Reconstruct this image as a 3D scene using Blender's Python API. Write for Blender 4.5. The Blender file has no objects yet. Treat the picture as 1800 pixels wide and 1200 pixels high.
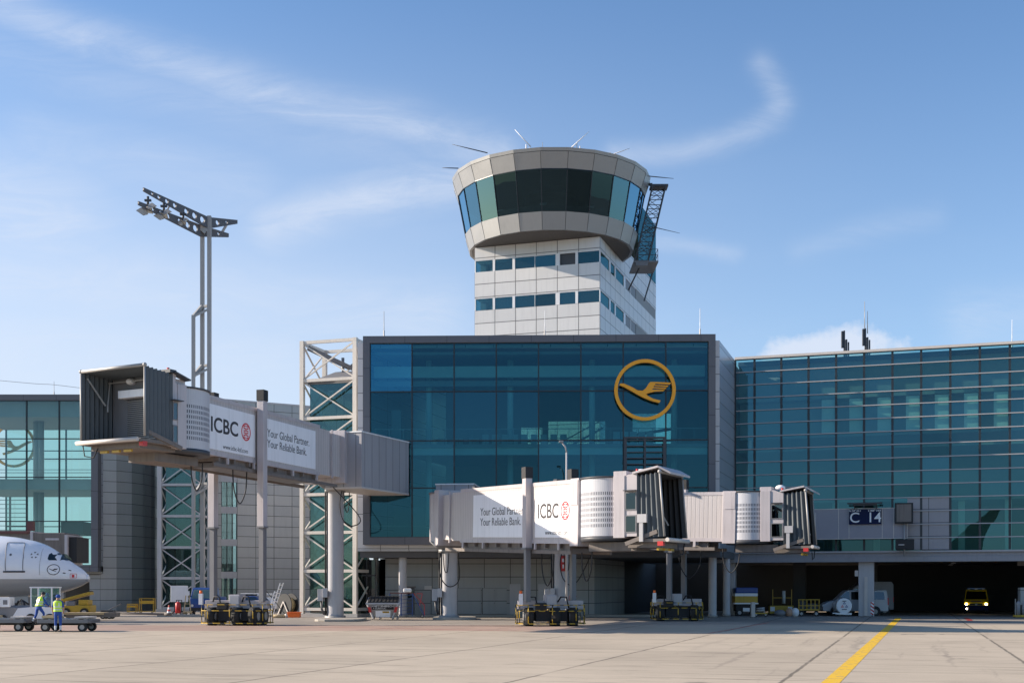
import bpy, bmesh, math, random
from math import sin, cos, pi, radians as R, atan2, sqrt
from mathutils import Vector, Matrix
random.seed(7)
sc = bpy.context.scene
col = sc.collection

# ---------------- camera ----------------
FPX, HOR, CH = 2150.0, 1032.0, 2.15          # focal length in pixels of an 1800 px wide frame, horizon row, eye height
cd = bpy.data.cameras.new('camera'); cam = bpy.data.objects.new('camera', cd); col.objects.link(cam)
cam.location = (0, 0, CH); cam.rotation_euler = (R(90), 0, 0)
cd.sensor_width = 36; cd.lens = 36 * FPX / 1800; cd.shift_y = (HOR - 600) / 1800; cd.clip_end = 6000; cd.clip_start = .5
sc.camera = cam
sc.view_settings.view_transform = 'Standard'; sc.view_settings.look = 'None'; sc.view_settings.exposure = 0.82
sc.cycles.transparent_max_bounces = 16
sc.cycles.max_bounces = 8

# ---------------- sun and sky ----------------
SUN_A, SUN_E = R(95), R(22.4)              # angle from -Y towards -X, elevation
sd = bpy.data.lights.new('sun', 'SUN'); sun = bpy.data.objects.new('sun', sd); col.objects.link(sun)
sd.energy = 5.0; sd.angle = R(0.5); sd.color = (1.0, .87, .72)
Ld = Vector((sin(SUN_A) * cos(SUN_E), cos(SUN_A) * cos(SUN_E), -sin(SUN_E)))     # travel direction of the light
sun.rotation_euler = Ld.to_track_quat('-Z', 'Y').to_euler()
world = bpy.data.worlds.new('World'); sc.world = world; world.use_nodes = True
nt = world.node_tree; nt.nodes.clear()

class NB:
    """small node builder"""
    def __init__(s, t): s.t = t
    def n(s, typ, **k):
        a = s.t.nodes.new(typ)
        for q, v in k.items(): setattr(a, q, v)
        return a
    def set(s, sock, v):
        if isinstance(v, bpy.types.NodeSocket): s.t.links.new(v, sock)
        elif v is not None: sock.default_value = v
    def m(s, op, a, b=None, c=None, clamp=False):
        x = s.n('ShaderNodeMath', operation=op); x.use_clamp = clamp
        s.set(x.inputs[0], a)
        if b is not None: s.set(x.inputs[1], b)
        if c is not None: s.set(x.inputs[2], c)
        return x.outputs[0]
    def v(s, op, a, b=None, sc_=None):
        x = s.n('ShaderNodeVectorMath', operation=op)
        s.set(x.inputs[0], a)
        if b is not None: s.set(x.inputs[1], b)
        if sc_ is not None: s.set(x.inputs['Scale'], sc_)
        return x.outputs['Value'] if op in ('DOT_PRODUCT', 'LENGTH', 'DISTANCE') else x.outputs[0]
    def mix(s, f, a, b, mode='MIX'):
        x = s.n('ShaderNodeMix', data_type='RGBA', blend_type=mode)
        s.set(x.inputs[0], f); s.set(x.inputs[6], a); s.set(x.inputs[7], b)
        return x.outputs[2]
    def sep(s, a):
        x = s.n('ShaderNodeSeparateXYZ'); s.set(x.inputs[0], a); return x.outputs
    def comb(s, a, b, c=0.0):
        x = s.n('ShaderNodeCombineXYZ')
        for i, q in enumerate((a, b, c)): s.set(x.inputs[i], q)
        return x.outputs[0]
    def noise(s, vec, scale, detail=3, rough=.55, dist=0):
        x = s.n('ShaderNodeTexNoise'); s.set(x.inputs['Vector'], vec)
        x.inputs['Scale'].default_value = scale; x.inputs['Detail'].default_value = detail
        x.inputs['Roughness'].default_value = rough; x.inputs['Distortion'].default_value = dist
        return x.outputs
    def ramp(s, f, p0, p1, smooth=True):
        x = s.n('ShaderNodeMapRange'); x.interpolation_type = 'SMOOTHSTEP' if smooth else 'LINEAR'
        s.set(x.inputs[0], f); x.inputs[1].default_value = p0; x.inputs[2].default_value = p1
        return x.outputs[0]

b = NB(nt)
sky = b.n('ShaderNodeTexSky', sky_type='NISHITA'); sky.sun_disc = False
sky.sun_elevation = SUN_E
sky.sun_rotation = atan2(-Ld.x, -Ld.y)        # azimuth of the sun measured from +Y towards +X
sky.air_density = 1.0; sky.dust_density = .6; sky.ozone_density = 2.2; sky.altitude = 100
dirv = b.n('ShaderNodeTexCoord').outputs['Generated']
dx, dy, dz = b.sep(dirv)[:3]
ysafe = b.m('MAXIMUM', b.m('ABSOLUTE', dy), .08)
U = b.m('DIVIDE', dx, ysafe); W = b.m('DIVIDE', dz, ysafe)
uv = b.comb(U, W)
n1 = b.noise(uv, 4.5, 7, .60)
warp = b.v('SCALE', b.v('SUBTRACT', n1[1], (.5, .5, .5)), sc_=.03)
uvw = b.v('ADD', uv, warp)
streaks = [([(-300, -60), (0, 12), (140, 62), (330, 112), (520, 185), (700, 215), (880, 275)], 24, .44),
           ([(1338, 112), (1358, 145), (1366, 178), (1355, 205), (1318, 230), (1262, 250), (1190, 262), (1080, 272)], 14, .32),
           ([(470, 405), (620, 352), (800, 318)], 24, .55),
           ([(1150, 425), (1290, 446)], 10, .25), ([(1400, 445), (1640, 380)], 16, .14), ([(-60, 70), (200, 140), (420, 190), (700, 260)], 34, .18),
           ([(-80, 350), (90, 385)], 60, .5), ([(-60, 480), (240, 500), (520, 540), (760, 560)], 36, .38), ([(60, 250), (420, 330)], 36, .2), ([(-60, 600), (500, 640)], 40, .3), ([(-400, 120), (-900, 320)], 60, .5),
           ([(1700, 560), (1900, 540)], 30, .25)]
acc = None
for pts, wd, inten in streaks:
    q = [((x - 900) / FPX, (HOR - y) / FPX) for x, y in pts]
    for (ax, ay), (bx, by) in zip(q, q[1:]):
        l2 = (bx - ax) ** 2 + (by - ay) ** 2
        pa = b.v('SUBTRACT', uvw, (ax, ay, 0))
        h = b.m('MULTIPLY', b.v('DOT_PRODUCT', pa, (bx - ax, by - ay, 0)), 1 / l2, clamp=True)
        d = b.v('LENGTH', b.v('SUBTRACT', pa, b.v('SCALE', (bx - ax, by - ay, 0), sc_=h)))
        e = b.m('MULTIPLY', b.m('POWER', b.m('MULTIPLY', d, FPX / wd / 1.6), 2.0), -1)
        g = b.m('MULTIPLY', b.m('EXPONENT', e), inten)
        acc = g if acc is None else b.m('MAXIMUM', acc, g)
fib = b.noise(b.v('MULTIPLY', uvw, (7.0, 30.0, 1.0)), 1.0, 8, .70, 1.2)
fine = b.ramp(fib[0], .25, .80)
acc = b.m('MULTIPLY', acc, b.m('ADD', b.m('MULTIPLY', fine, .9), .38))
veil = b.noise(b.v('MULTIPLY', uvw, (2.2, 8.0, 1.0)), 1.0, 6, .6)
low = b.ramp(W, .42, .06)
left = b.ramp(U, .35, -.45)
veil_m = b.m('MULTIPLY', b.ramp(veil[0], .38, .78), b.m('MULTIPLY', low, b.m('ADD', b.m('MULTIPLY', left, .42), .12)))
acc = b.m('MAXIMUM', acc, veil_m)
hz_ = b.m('MULTIPLY', b.ramp(W, .54, .0), b.m('ADD', b.m('MULTIPLY', left, .72), .26))
acc = b.m('ADD', b.m('MULTIPLY', acc, b.m('SUBTRACT', 1.0, hz_)), hz_)
# a small puffy cloud low on the right
pc = b.v('LENGTH', b.v('MULTIPLY', b.v('SUBTRACT', uv, ((1470 - 900) / FPX, (HOR - 622) / FPX, 0)), (10.0, 26.0, 1.0)))
pn = b.noise(uv, 30, 5, .6)
puff = b.ramp(b.m('SUBTRACT', b.m('ADD', pc, b.m('MULTIPLY', pn[0], .9)), .45), .75, .35)
acc = b.m('MAXIMUM', acc, b.m('MULTIPLY', puff, .85))
acc = b.m('MULTIPLY', acc, b.ramp(dy, -.05, .1))
cm = b.mix(acc, b.v('MULTIPLY', sky.outputs[0], (.78, .935, 1.08)), (4.1, 4.45, 5.15, 1))
bg = b.n('ShaderNodeBackground'); b.set(bg.inputs[0], cm); bg.inputs[1].default_value = .105
b.t.links.new(bg.outputs[0], b.n('ShaderNodeOutputWorld').inputs[0])

# ---------------- materials ----------------
def mk(name):
    m = bpy.data.materials.new(name); m.use_nodes = True; t = m.node_tree
    p = t.nodes['Principled BSDF']; return m, NB(t), p
def c4(c): return (*c, 1) if len(c) == 3 else c
def pbr(name, c, rough=.5, metal=0.0, var=.10, scale=1.2, bump=0.0, streak=0.0, spec=None, emit=0):
    m, b, p = mk(name)
    tc = b.n('ShaderNodeTexCoord').outputs['Object']
    n = b.noise(tc, scale, 5, .6)
    f = b.m('ADD', b.m('MULTIPLY', n[0], var * 2), 1 - var)
    if streak:
        s = b.noise(b.v('MULTIPLY', tc, (5, 5, .35)), 1.0, 4, .6)
        f = b.m('MULTIPLY', f, b.m('SUBTRACT', 1.0, b.m('MULTIPLY', b.ramp(s[0], .45, .8), streak)))
    b.set(p.inputs['Base Color'], b.v('SCALE', c[:3], sc_=f))
    p.inputs['Roughness'].default_value = rough; p.inputs['Metallic'].default_value = metal
    b.set(p.inputs['Roughness'], b.m('ADD', b.m('MULTIPLY', n[0], .16), rough - .08))
    if spec is not None: p.inputs['Specular IOR Level'].default_value = spec
    if bump:
        bn = b.n('ShaderNodeBump'); bn.inputs['Strength'].default_value = bump; bn.inputs['Distance'].default_value = .02
        n2 = b.noise(tc, scale * 14, 3); b.set(bn.inputs['Height'], n2[0]); b.set(p.inputs['Normal'], bn.outputs[0])
    if emit:
        p.inputs['Emission Color'].default_value = c4(c); p.inputs['Emission Strength'].default_value = emit
    return m
def panel(name, c, pw, ph, x0=0.0, z0=0.0, jw=.022, rough=.4, metal=0.0, var=.05, spec=None, joint=.18, streak=.10):
    """cladding: joints every pw along the wall and every ph up it, each panel a slightly different tone"""
    m, b, p = mk(name)
    tc = b.n('ShaderNodeTexCoord').outputs['Object']; x, y, z = b.sep(tc)[:3]
    u = b.m('DIVIDE', b.m('SUBTRACT', b.m('ADD', x, y), x0), pw); v = b.m('DIVIDE', b.m('SUBTRACT', z, z0), ph)
    du = b.m('MULTIPLY', b.m('PINGPONG', u, .5), pw); dv = b.m('MULTIPLY', b.m('PINGPONG', v, .5), ph)
    g = b.ramp(b.m('MINIMUM', du, dv), jw * .5, jw, False)
    wn = b.n('ShaderNodeTexWhiteNoise'); b.set(wn.inputs[0], b.comb(b.m('FLOOR', u), b.m('FLOOR', v), 1.5))
    st = b.noise(b.v('MULTIPLY', tc, (3, 3, .3)), 1.0, 4, .6)
    nz = b.noise(tc, .35, 3)
    f = b.m('ADD', b.m('MULTIPLY', wn.outputs[0], var * 2), 1 - var)
    f = b.m('MULTIPLY', f, b.m('SUBTRACT', 1.0, b.m('MULTIPLY', b.ramp(st[0], .45, .85), streak)))
    f = b.m('MULTIPLY', f, b.m('ADD', b.m('MULTIPLY', nz[0], .12), .94))
    cc = b.v('SCALE', c[:3], sc_=f)
    cc = b.mix(g, tuple(q * joint for q in c[:3]) + (1,), cc)
    b.set(p.inputs['Base Color'], cc)
    b.set(p.inputs['Roughness'], b.m('ADD', b.m('MULTIPLY', wn.outputs[0], .1), rough)); p.inputs['Metallic'].default_value = metal
    if spec is not None: p.inputs['Specular IOR Level'].default_value = spec
    bn = b.n('ShaderNodeBump'); bn.inputs['Strength'].default_value = .6; bn.inputs['Distance'].default_value = .01
    b.set(bn.inputs['Height'], g); b.set(p.inputs['Normal'], bn.outputs[0])
    return m
def glassm(name, tint, refl=(.45, .75, 1.0), r0=.12, r1=.75, rough=.0, dirt=.0, power=4.0):
    """architectural coated glass: tinted transmission and a coloured mirror that strengthens at grazing angles"""
    m = bpy.data.materials.new(name); m.use_nodes = True; t = m.node_tree; t.nodes.clear(); b = NB(t)
    tr = b.n('ShaderNodeBsdfTransparent'); tr.inputs[0].default_value = c4(tint)
    gl = b.n('ShaderNodeBsdfGlossy'); gl.inputs[0].default_value = c4(refl); gl.inputs['Roughness'].default_value = rough
    lw = b.n('ShaderNodeLayerWeight'); lw.inputs[0].default_value = .5
    tc = b.n('ShaderNodeTexCoord').outputs['Object']
    n = b.noise(tc, .5, 2); bn = b.n('ShaderNodeBump'); bn.inputs['Strength'].default_value = .08; bn.inputs['Distance'].default_value = .02
    b.set(bn.inputs['Height'], n[0]); b.set(gl.inputs['Normal'], bn.outputs[0])
    f = b.m('ADD', b.m('MULTIPLY', b.m('POWER', lw.outputs['Facing'], power), r1), b.m('MULTIPLY', b.m('ADD', b.m('MULTIPLY', b.n('ShaderNodeObjectInfo').outputs['Random'], .6), .7), r0), clamp=True)
    mx = b.n('ShaderNodeMixShader'); b.set(mx.inputs[0], f)
    t.links.new(tr.outputs[0], mx.inputs[1]); t.links.new(gl.outputs[0], mx.inputs[2])
    out = mx.outputs[0]
    if dirt:
        df = b.n('ShaderNodeBsdfDiffuse'); df.inputs[0].default_value = (.35, .45, .45, 1)
        m2 = b.n('ShaderNodeMixShader'); m2.inputs[0].default_value = dirt
        t.links.new(out, m2.inputs[1]); t.links.new(df.outputs[0], m2.inputs[2]); out = m2.outputs[0]
    t.links.new(out, b.n('ShaderNodeOutputMaterial').inputs[0])
    return m

M = {}
M['glass_main'] = glassm('blue_coated_glass', (.25, .54, .58), (.15, .42, .58), .15, .6, dirt=.006)
M['glass_right'] = glassm('teal_coated_glass', (.40, .66, .62), (.20, .48, .64), .17, .6, dirt=.012)
M['glass_left'] = glassm('clear_green_glass', (.66, .86, .81), (.5, .7, .8), .10, .6, dirt=.02)
M['glass_lift'] = glassm('lift_shaft_glass', (.42, .53, .52), (.5, .75, .8), .12, .6, dirt=.01)
M['glass_tower'] = glassm('tower_band_glass', (.3, .5, .55), (.18, .42, .46), .18, .6, dirt=.03)
M['glass_cab'] = glassm('control_room_glass', (.15, .24, .26), (.38, .70, .95), .045, 1.0, dirt=.0, power=2.0)
M['glass_dark'] = glassm('vehicle_glass', (.10, .13, .13), (.8, .9, 1), .10, .8)
M['frame'] = panel('grey_frame_cladding', (.115, .115, .13), 2.97, 3.4, jw=.02, rough=.45, var=.03, z0=.6, streak=.05)
M['mullion'] = pbr('dark_mullion', (.015, .022, .03), .4)
M['white_panel'] = panel('white_metal_cladding', (.62, .61, .62), 2.02, 1.23, jw=.03, rough=.38, var=.035, streak=.06)
M['side_panel'] = panel('silver_cladding', (.40, .42, .47), 9, .985, jw=.03, rough=.33, metal=.35, var=.05, z0=.62)
M['wall_panel'] = panel('grey_wall_cladding', (.33, .335, .335), 1.78, .985, jw=.03, rough=.36, metal=.25, var=.05)
M['wall_low'] = panel('pale_grey_wall_cladding', (.34, .34, .33), 1.94, .98, jw=.03, rough=.5, var=.06)
M['blind_panel'] = panel('grey_spandrel_panel', (.30, .29, .31), 2.014, .985, jw=.025, rough=.45, var=.04)
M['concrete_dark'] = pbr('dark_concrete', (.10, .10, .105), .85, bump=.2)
M['fascia'] = pbr('grey_fascia_metal', (.26, .26, .28), .5, streak=.15)
M['coping'] = pbr('beige_coping', (.55, .50, .46), .5)
M['transom'] = pbr('pale_transom', (.36, .355, .37), .45)
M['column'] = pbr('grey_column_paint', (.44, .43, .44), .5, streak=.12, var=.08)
M['cream'] = pbr('cream_steel_paint', (.58, .535, .48), .45, streak=.12)
M['soffit'] = panel('brown_soffit_boards', (.15, .135, .125), .42, 50, jw=.03, rough=.7, var=.06, joint=.4)
M['cab_panel'] = pbr('tower_fascia_panel', (.31, .31, .31), .42, metal=.5, var=.05, scale=.5, streak=.06)
M['roof'] = pbr('roof_felt', (.06, .06, .065), .9)
M['interior'] = pbr('interior_wall', (.30, .31, .31), .8)
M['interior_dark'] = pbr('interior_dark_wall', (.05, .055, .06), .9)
M['interior_light'] = pbr('interior_pale_ceiling', (.62, .64, .60), .8)
M['steel'] = pbr('grey_steel', (.34, .33, .32), .5, metal=.2, streak=.15)
M['dark_steel'] = pbr('dark_steel', (.05, .053, .062), .5)
M['grey_mid'] = pbr('mid_grey_steel', (.17, .17, .18), .5)
M['bridge_grey'] = pbr('bridge_paint', (.47, .43, .44), .42, var=.09, streak=.24, scale=.8)
M['bridge_corr'] = panel('bridge_corrugated_side', (.50, .46, .45), .28, 20, jw=.03, rough=.45, var=.03, joint=.75, streak=.2)
M['walkway'] = panel('walkway_cladding', (.34, .33, .345), .95, 20, jw=.025, rough=.5, var=.03, streak=.12)
M['ad_white'] = pbr('advert_white_vinyl', (.83, .83, .86), .35, var=.03, streak=.14)
M['ink'] = pbr('dark_lettering', (.035, .03, .035), .5)
M['ink_grey'] = pbr('grey_lettering', (.10, .10, .11), .5)
M['ad_red'] = pbr('red_emblem', (.60, .03, .04), .45)
def slatm():
    m, b, p = mk('slatted_curtain'); tc = b.n('ShaderNodeTexCoord').outputs['Object']; x, y, z = b.sep(tc)[:3]
    a = b.m('MULTIPLY', b.m('ARCTAN2', y, x), 15.0); pp = b.m('ABSOLUTE', b.m('SUBTRACT', b.m('FRACT', a), .5))
    sl = b.ramp(pp, .20, .26, False)                       # 0 inside a slot
    zz = b.m('SUBTRACT', z, .45); f = b.m('FRACT', b.m('DIVIDE', zz, .27)); inz = b.m('MULTIPLY', b.m('LESS_THAN', f, .62), b.m('MULTIPLY', b.m('GREATER_THAN', zz, 0), b.m('LESS_THAN', zz, 1.85)))
    slot = b.m('MULTIPLY', b.m('SUBTRACT', 1, sl), inz)
    rib = b.ramp(pp, .40, .49, False); n = b.noise(tc, 1.5, 4)
    cc = b.mix(b.m('MULTIPLY', rib, .35), (.53, .53, .56, 1), (.22, .22, .25, 1)); cc = b.v('SCALE', cc, sc_=b.m('ADD', b.m('MULTIPLY', n[0], .2), .9))
    b.set(p.inputs['Base Color'], b.mix(slot, cc, (.05, .055, .08, 1))); p.inputs['Roughness'].default_value = .42
    bn = b.n('ShaderNodeBump'); bn.inputs['Strength'].default_value = .5; bn.inputs['Distance'].default_value = .02; b.set(bn.inputs['Height'], b.m('SUBTRACT', 1, rib)); b.set(p.inputs['Normal'], bn.outputs[0])
    return m
M['slat'] = slatm()
M['slot'] = pbr('slot_glazing', (.06, .07, .10), .25)
M['bellows'] = pbr('canopy_fabric', (.085, .10, .112), .6, streak=.25, var=.15)
M['black'] = pbr('black_rubber', (.018, .018, .02), .7)
M['tyre'] = pbr('tyre_rubber', (.022, .021, .02), .85)
M['yellow'] = pbr('yellow_paint', (.46, .29, .025), .45, streak=.15)
def hzy():
    m, b, p = mk('yellow_black_rail'); x, y, z = b.sep(b.n('ShaderNodeTexCoord').outputs['Object'])[:3]
    f = b.m('GREATER_THAN', b.m('FRACT', b.m('MULTIPLY', b.m('ADD', b.m('ADD', x, b.m('MULTIPLY', y, .8)), b.m('MULTIPLY', z, .9)), 1.7)), .62)
    b.set(p.inputs['Base Color'], b.mix(f, (.52, .33, .03, 1), (.02, .02, .02, 1))); p.inputs['Roughness'].default_value = .5; return m
M['rail'] = hzy()
M['van_yellow'] = pbr('van_yellow_paint', (.85, .55, .02), .3)
M['glass_blue'] = glassm('bright_blue_pane', (.26, .56, .60), (.14, .55, .85), .19, .6, dirt=.006)
M['orange_yellow'] = pbr('emblem_yellow', (.86, .36, .012), .42, var=.03)
M['brown'] = pbr('brown_underframe', (.17, .145, .13), .7, streak=.3, var=.2)
M['white'] = pbr('white_paint', (.74, .74, .75), .35, streak=.08)
M['plane_white'] = pbr('aircraft_white', (.78, .79, .83), .22, var=.02)
M['plane_grey'] = pbr('aircraft_grey_belly', (.36, .36, .37), .3, var=.03)
M['navy'] = pbr('navy_sign', (.010, .016, .055), .7, spec=.15)
M['blue'] = pbr('blue_paint', (.02, .06, .22), .35)
M['blue_cloth'] = pbr('blue_workwear', (.02, .07, .30), .85, scale=9, var=.2)
M['hivis'] = pbr('hi_vis_yellow', (.58, .85, .06), .7, scale=9, var=.12)
M['reflect'] = pbr('silver_tape', (.65, .67, .68), .35)
M['skin'] = pbr('skin', (.42, .25, .17), .6)
M['red'] = pbr('red_paint', (.50, .03, .03), .45)
M['orange'] = pbr('orange_plastic', (.85, .16, .02), .5)
M['wood'] = pbr('pale_wood', (.50, .38, .22), .7)
M['rib'] = None
M['led'] = pbr('lit_lamp', (1, .82, .55), .3, emit=9.0)
M['lens'] = pbr('lamp_glass', (.55, .55, .52), .15)
M['bluelens'] = pbr('blue_beacon', (.05, .15, .45), .2)
M['green_cloth'] = pbr('green_tail_paint', (.02, .12, .06), .4)

# ---------------- mesh tools ----------------
def V(*a): return Vector(a)
class MB:
    def __init__(s): s.v = []; s.f = []; s.mi = []; s.M = Matrix.Identity(4); s.k = 0; s.sm = []
    def add(s, vs, fs, smooth=False):
        o = len(s.v); s.v += [tuple(s.M @ Vector(p)) for p in vs]
        for f in fs: s.f.append([o + i for i in f]); s.mi.append(s.k); s.sm.append(smooth)
        return s
    def box(s, x0, x1, y0, y1, z0, z1):
        return s.add([(x0, y0, z0), (x1, y0, z0), (x1, y1, z0), (x0, y1, z0), (x0, y0, z1), (x1, y0, z1), (x1, y1, z1), (x0, y1, z1)],
                     [(3, 2, 1, 0), (4, 5, 6, 7), (0, 1, 5, 4), (1, 2, 6, 5), (2, 3, 7, 6), (3, 0, 4, 7)])
    def cb(s, c, sz): return s.box(c[0] - sz[0] / 2, c[0] + sz[0] / 2, c[1] - sz[1] / 2, c[1] + sz[1] / 2, c[2] - sz[2] / 2, c[2] + sz[2] / 2)
    def bar(s, a, b, w, h=None, up=(0, 0, 1)):
        a, b = Vector(a), Vector(b); h = h or w; d = (b - a).normalized(); u = Vector(up)
        if abs(d.dot(u)) > .98: u = Vector((0, 1, 0))
        r = d.cross(u).normalized() * w / 2; u = r.cross(d).normalized() * h / 2
        vs = [a - r - u, a + r - u, a + r + u, a - r + u, b - r - u, b + r - u, b + r + u, b - r + u]
        return s.add(vs, [(0, 1, 2, 3), (7, 6, 5, 4), (4, 5, 1, 0), (5, 6, 2, 1), (6, 7, 3, 2), (7, 4, 0, 3)])
    def tube(s, pts, r, n=8, cap=True):
        pts = [Vector(p) for p in pts]; rs = r if isinstance(r, (list, tuple)) else [r] * len(pts)
        vs = []; fs = []; prev = None
        for i, p in enumerate(pts):
            d = (pts[min(i + 1, len(pts) - 1)] - pts[max(i - 1, 0)]).normalized()
            if prev is None:
                u = Vector((0, 0, 1)) if abs(d.z) < .95 else Vector((0, 1, 0)); x = d.cross(u).normalized()
            else:
                x = (prev - d * prev.dot(d)).normalized()
            prev = x; y = d.cross(x)
            for k in range(n): vs.append(p + (x * cos(2 * pi * k / n) + y * sin(2 * pi * k / n)) * rs[i])
        for i in range(len(pts) - 1):
            for k in range(n): fs.append((i * n + k, i * n + (k + 1) % n, (i + 1) * n + (k + 1) % n, (i + 1) * n + k))
        s.add(vs, fs, True)
        if cap:
            L = (len(pts) - 1) * n
            s.add(vs[:n], [tuple(range(n - 1, -1, -1))]); s.add(vs[L:], [tuple(range(n))])
        return s
    def ring(s, prof, n=24, a0=0.0, smooth=False, close=False, arc=None):
        """revolve profile [(r,z)...] round z; arc=(start,end) radians for a part turn"""
        vs = []; fs = []; cnt = n if arc is None else n + 1
        for k in range(cnt):
            a = a0 + 2 * pi * k / n if arc is None else arc[0] + (arc[1] - arc[0]) * k / n
            for r, z in prof: vs.append((r * cos(a), r * sin(a), z))
        m = len(prof)
        for k in range(n):
            k2 = (k + 1) % cnt
            for i in range(m - 1): fs.append((k * m + i, k2 * m + i, k2 * m + i + 1, k * m + i + 1))
        s.add(vs, fs, smooth); return s
    def prism(s, poly, z0, z1):
        n = len(poly)
        vs = [(x, y, z0) for x, y in poly] + [(x, y, z1) for x, y in poly]
        return s.add(vs, [tuple(range(n - 1, -1, -1)), tuple(range(n, 2 * n))] + [(i, (i + 1) % n, n + (i + 1) % n, n + i) for i in range(n)])
    def disc(s, c, r, n, ax=(0, 0, 1), t=.02):
        c = Vector(c); a = Vector(ax).normalized(); return s.tube([c - a * t / 2, c + a * t / 2], r, n)
    def sphere(s, c, r, n=12, sz=(1, 1, 1)):
        c = Vector(c); vs = []; fs = []; m = n // 2
        for i in range(m + 1):
            t = pi * i / m
            for k in range(n):
                vs.append(c + Vector((r * sz[0] * sin(t) * cos(2 * pi * k / n), r * sz[1] * sin(t) * sin(2 * pi * k / n), r * sz[2] * cos(t))))
        for i in range(m):
            for k in range(n): fs.append((i * n + k, (i + 1) * n + k, (i + 1) * n + (k + 1) % n, i * n + (k + 1) % n))
        return s.add(vs, fs, True)
    def mesh(s, name, mats):
        me = bpy.data.meshes.new(name); me.from_pydata(s.v, [], s.f); me.update()
        for m in (mats if isinstance(mats, (list, tuple)) else [mats]): me.materials.append(M[m] if isinstance(m, str) else m)
        for p, k, q in zip(me.polygons, s.mi, s.sm): p.material_index = k; p.use_smooth = q
        bm = bmesh.new(); bm.from_mesh(me); bmesh.ops.remove_doubles(bm, verts=bm.verts, dist=1e-5); bm.to_mesh(me); bm.free()
        return me
    def build(s, name, mats, parent=None, loc=(0, 0, 0), rz=0.0, label=None, rot=None, bevel=0):
        o = bpy.data.objects.new(name, s.mesh(name, mats)); col.objects.link(o)
        o.parent = parent; o.location = loc; o.rotation_euler = rot or (0, 0, rz)
        if label: o['label'] = label
        if bevel:
            md = o.modifiers.new('bevel', 'BEVEL'); md.width = bevel; md.segments = 2; md.limit_method = 'ANGLE'; md.angle_limit = R(40)
        return o
def thing(name, label, cat, loc=(0, 0, 0), rz=0.0, group=None):
    o = bpy.data.objects.new(name, None); col.objects.link(o); o.location = loc; o.rotation_euler = (0, 0, rz)
    o.empty_display_size = .3
    return tag(o, label, cat, group)
def tag(o, label=None, cat=None, group=None, kind=None):
    if label: o['label'] = label
    if cat: o['category'] = cat
    if group: o['group'] = group
    if kind: o['kind'] = kind
    return o
def copy_tree(o, parent=None):
    c = o.copy(); col.objects.link(c); c.parent = parent
    for ch in list(o.children): copy_tree(ch, c)
    return c
def at(px, py, Y): return Vector(((px - 900) / FPX * Y, Y, CH + (HOR - py) / FPX * Y))
def gx(px, Y): return (px - 900) / FPX * Y
def curve_mesh(name, mat, polys=None, text=None, size=1.0, ext=.01, mtx=None, parent=None, align='CENTER', shear=0, fat=0, sx=1.0, spacing=1.0):
    """flat lettering or an outline with holes, given thickness, turned into a mesh; mtx puts its xy plane in place"""
    if text is not None:
        cu = bpy.data.curves.new(name, 'FONT'); cu.body = text; cu.size = size; cu.align_x = align; cu.align_y = 'CENTER'; cu.offset = fat
        cu.space_line = spacing
    else:
        cu = bpy.data.curves.new(name, 'CURVE'); cu.dimensions = '2D'; cu.fill_mode = 'BOTH'
        for pl in polys:
            sp = cu.splines.new('POLY'); sp.points.add(len(pl) - 1); sp.use_cyclic_u = True
            for i, p in enumerate(pl): sp.points[i].co = (p[0], p[1], 0, 1)
    cu.extrude = ext; cu.resolution_u = 4
    tmp = bpy.data.objects.new('tmp', cu); col.objects.link(tmp)
    dg = bpy.context.evaluated_depsgraph_get(); me = bpy.data.meshes.new_from_object(tmp.evaluated_get(dg))
    bpy.data.objects.remove(tmp)
    me.name = name; me.materials.clear(); me.materials.append(M[mat])
    if sx != 1.0: me.transform(Matrix.Diagonal((sx, 1, 1, 1)))
    if mtx is not None: me.transform(mtx)
    o = bpy.data.objects.new(name, me); col.objects.link(o); o.parent = parent
    return o
def fmtx(origin, xdir, up):
    x = Vector(xdir).normalized(); u = Vector(up).normalized(); n = x.cross(u)
    m = Matrix((x, u, n)).transposed().to_4x4(); m.translation = Vector(origin); return m
def circle(r, n=40, c=(0, 0), rev=False):
    a = [(c[0] + r * cos(2 * pi * i / n), c[1] + r * sin(2 * pi * i / n)) for i in range(n)]
    return a[::-1] if rev else a
def wall(name, mat, p0, p1, z0, z1, th, parent, base=(0, 0), label=None):
    """upright slab from p0 to p1 (xy); local x runs along it and its thickness lies on the left of that run"""
    p0 = Vector(p0); p1 = Vector(p1); d = p1 - p0
    mb = MB(); mb.box(0, d.length, 0, th, 0, z1 - z0)
    return mb.build(name, mat, parent, (p0.x - base[0], p0.y - base[1], z0), atan2(d.y, d.x), label)
D = Vector((.951, -.310)); N = Vector((.310, .951))      # along and into the terminal's main grid
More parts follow.
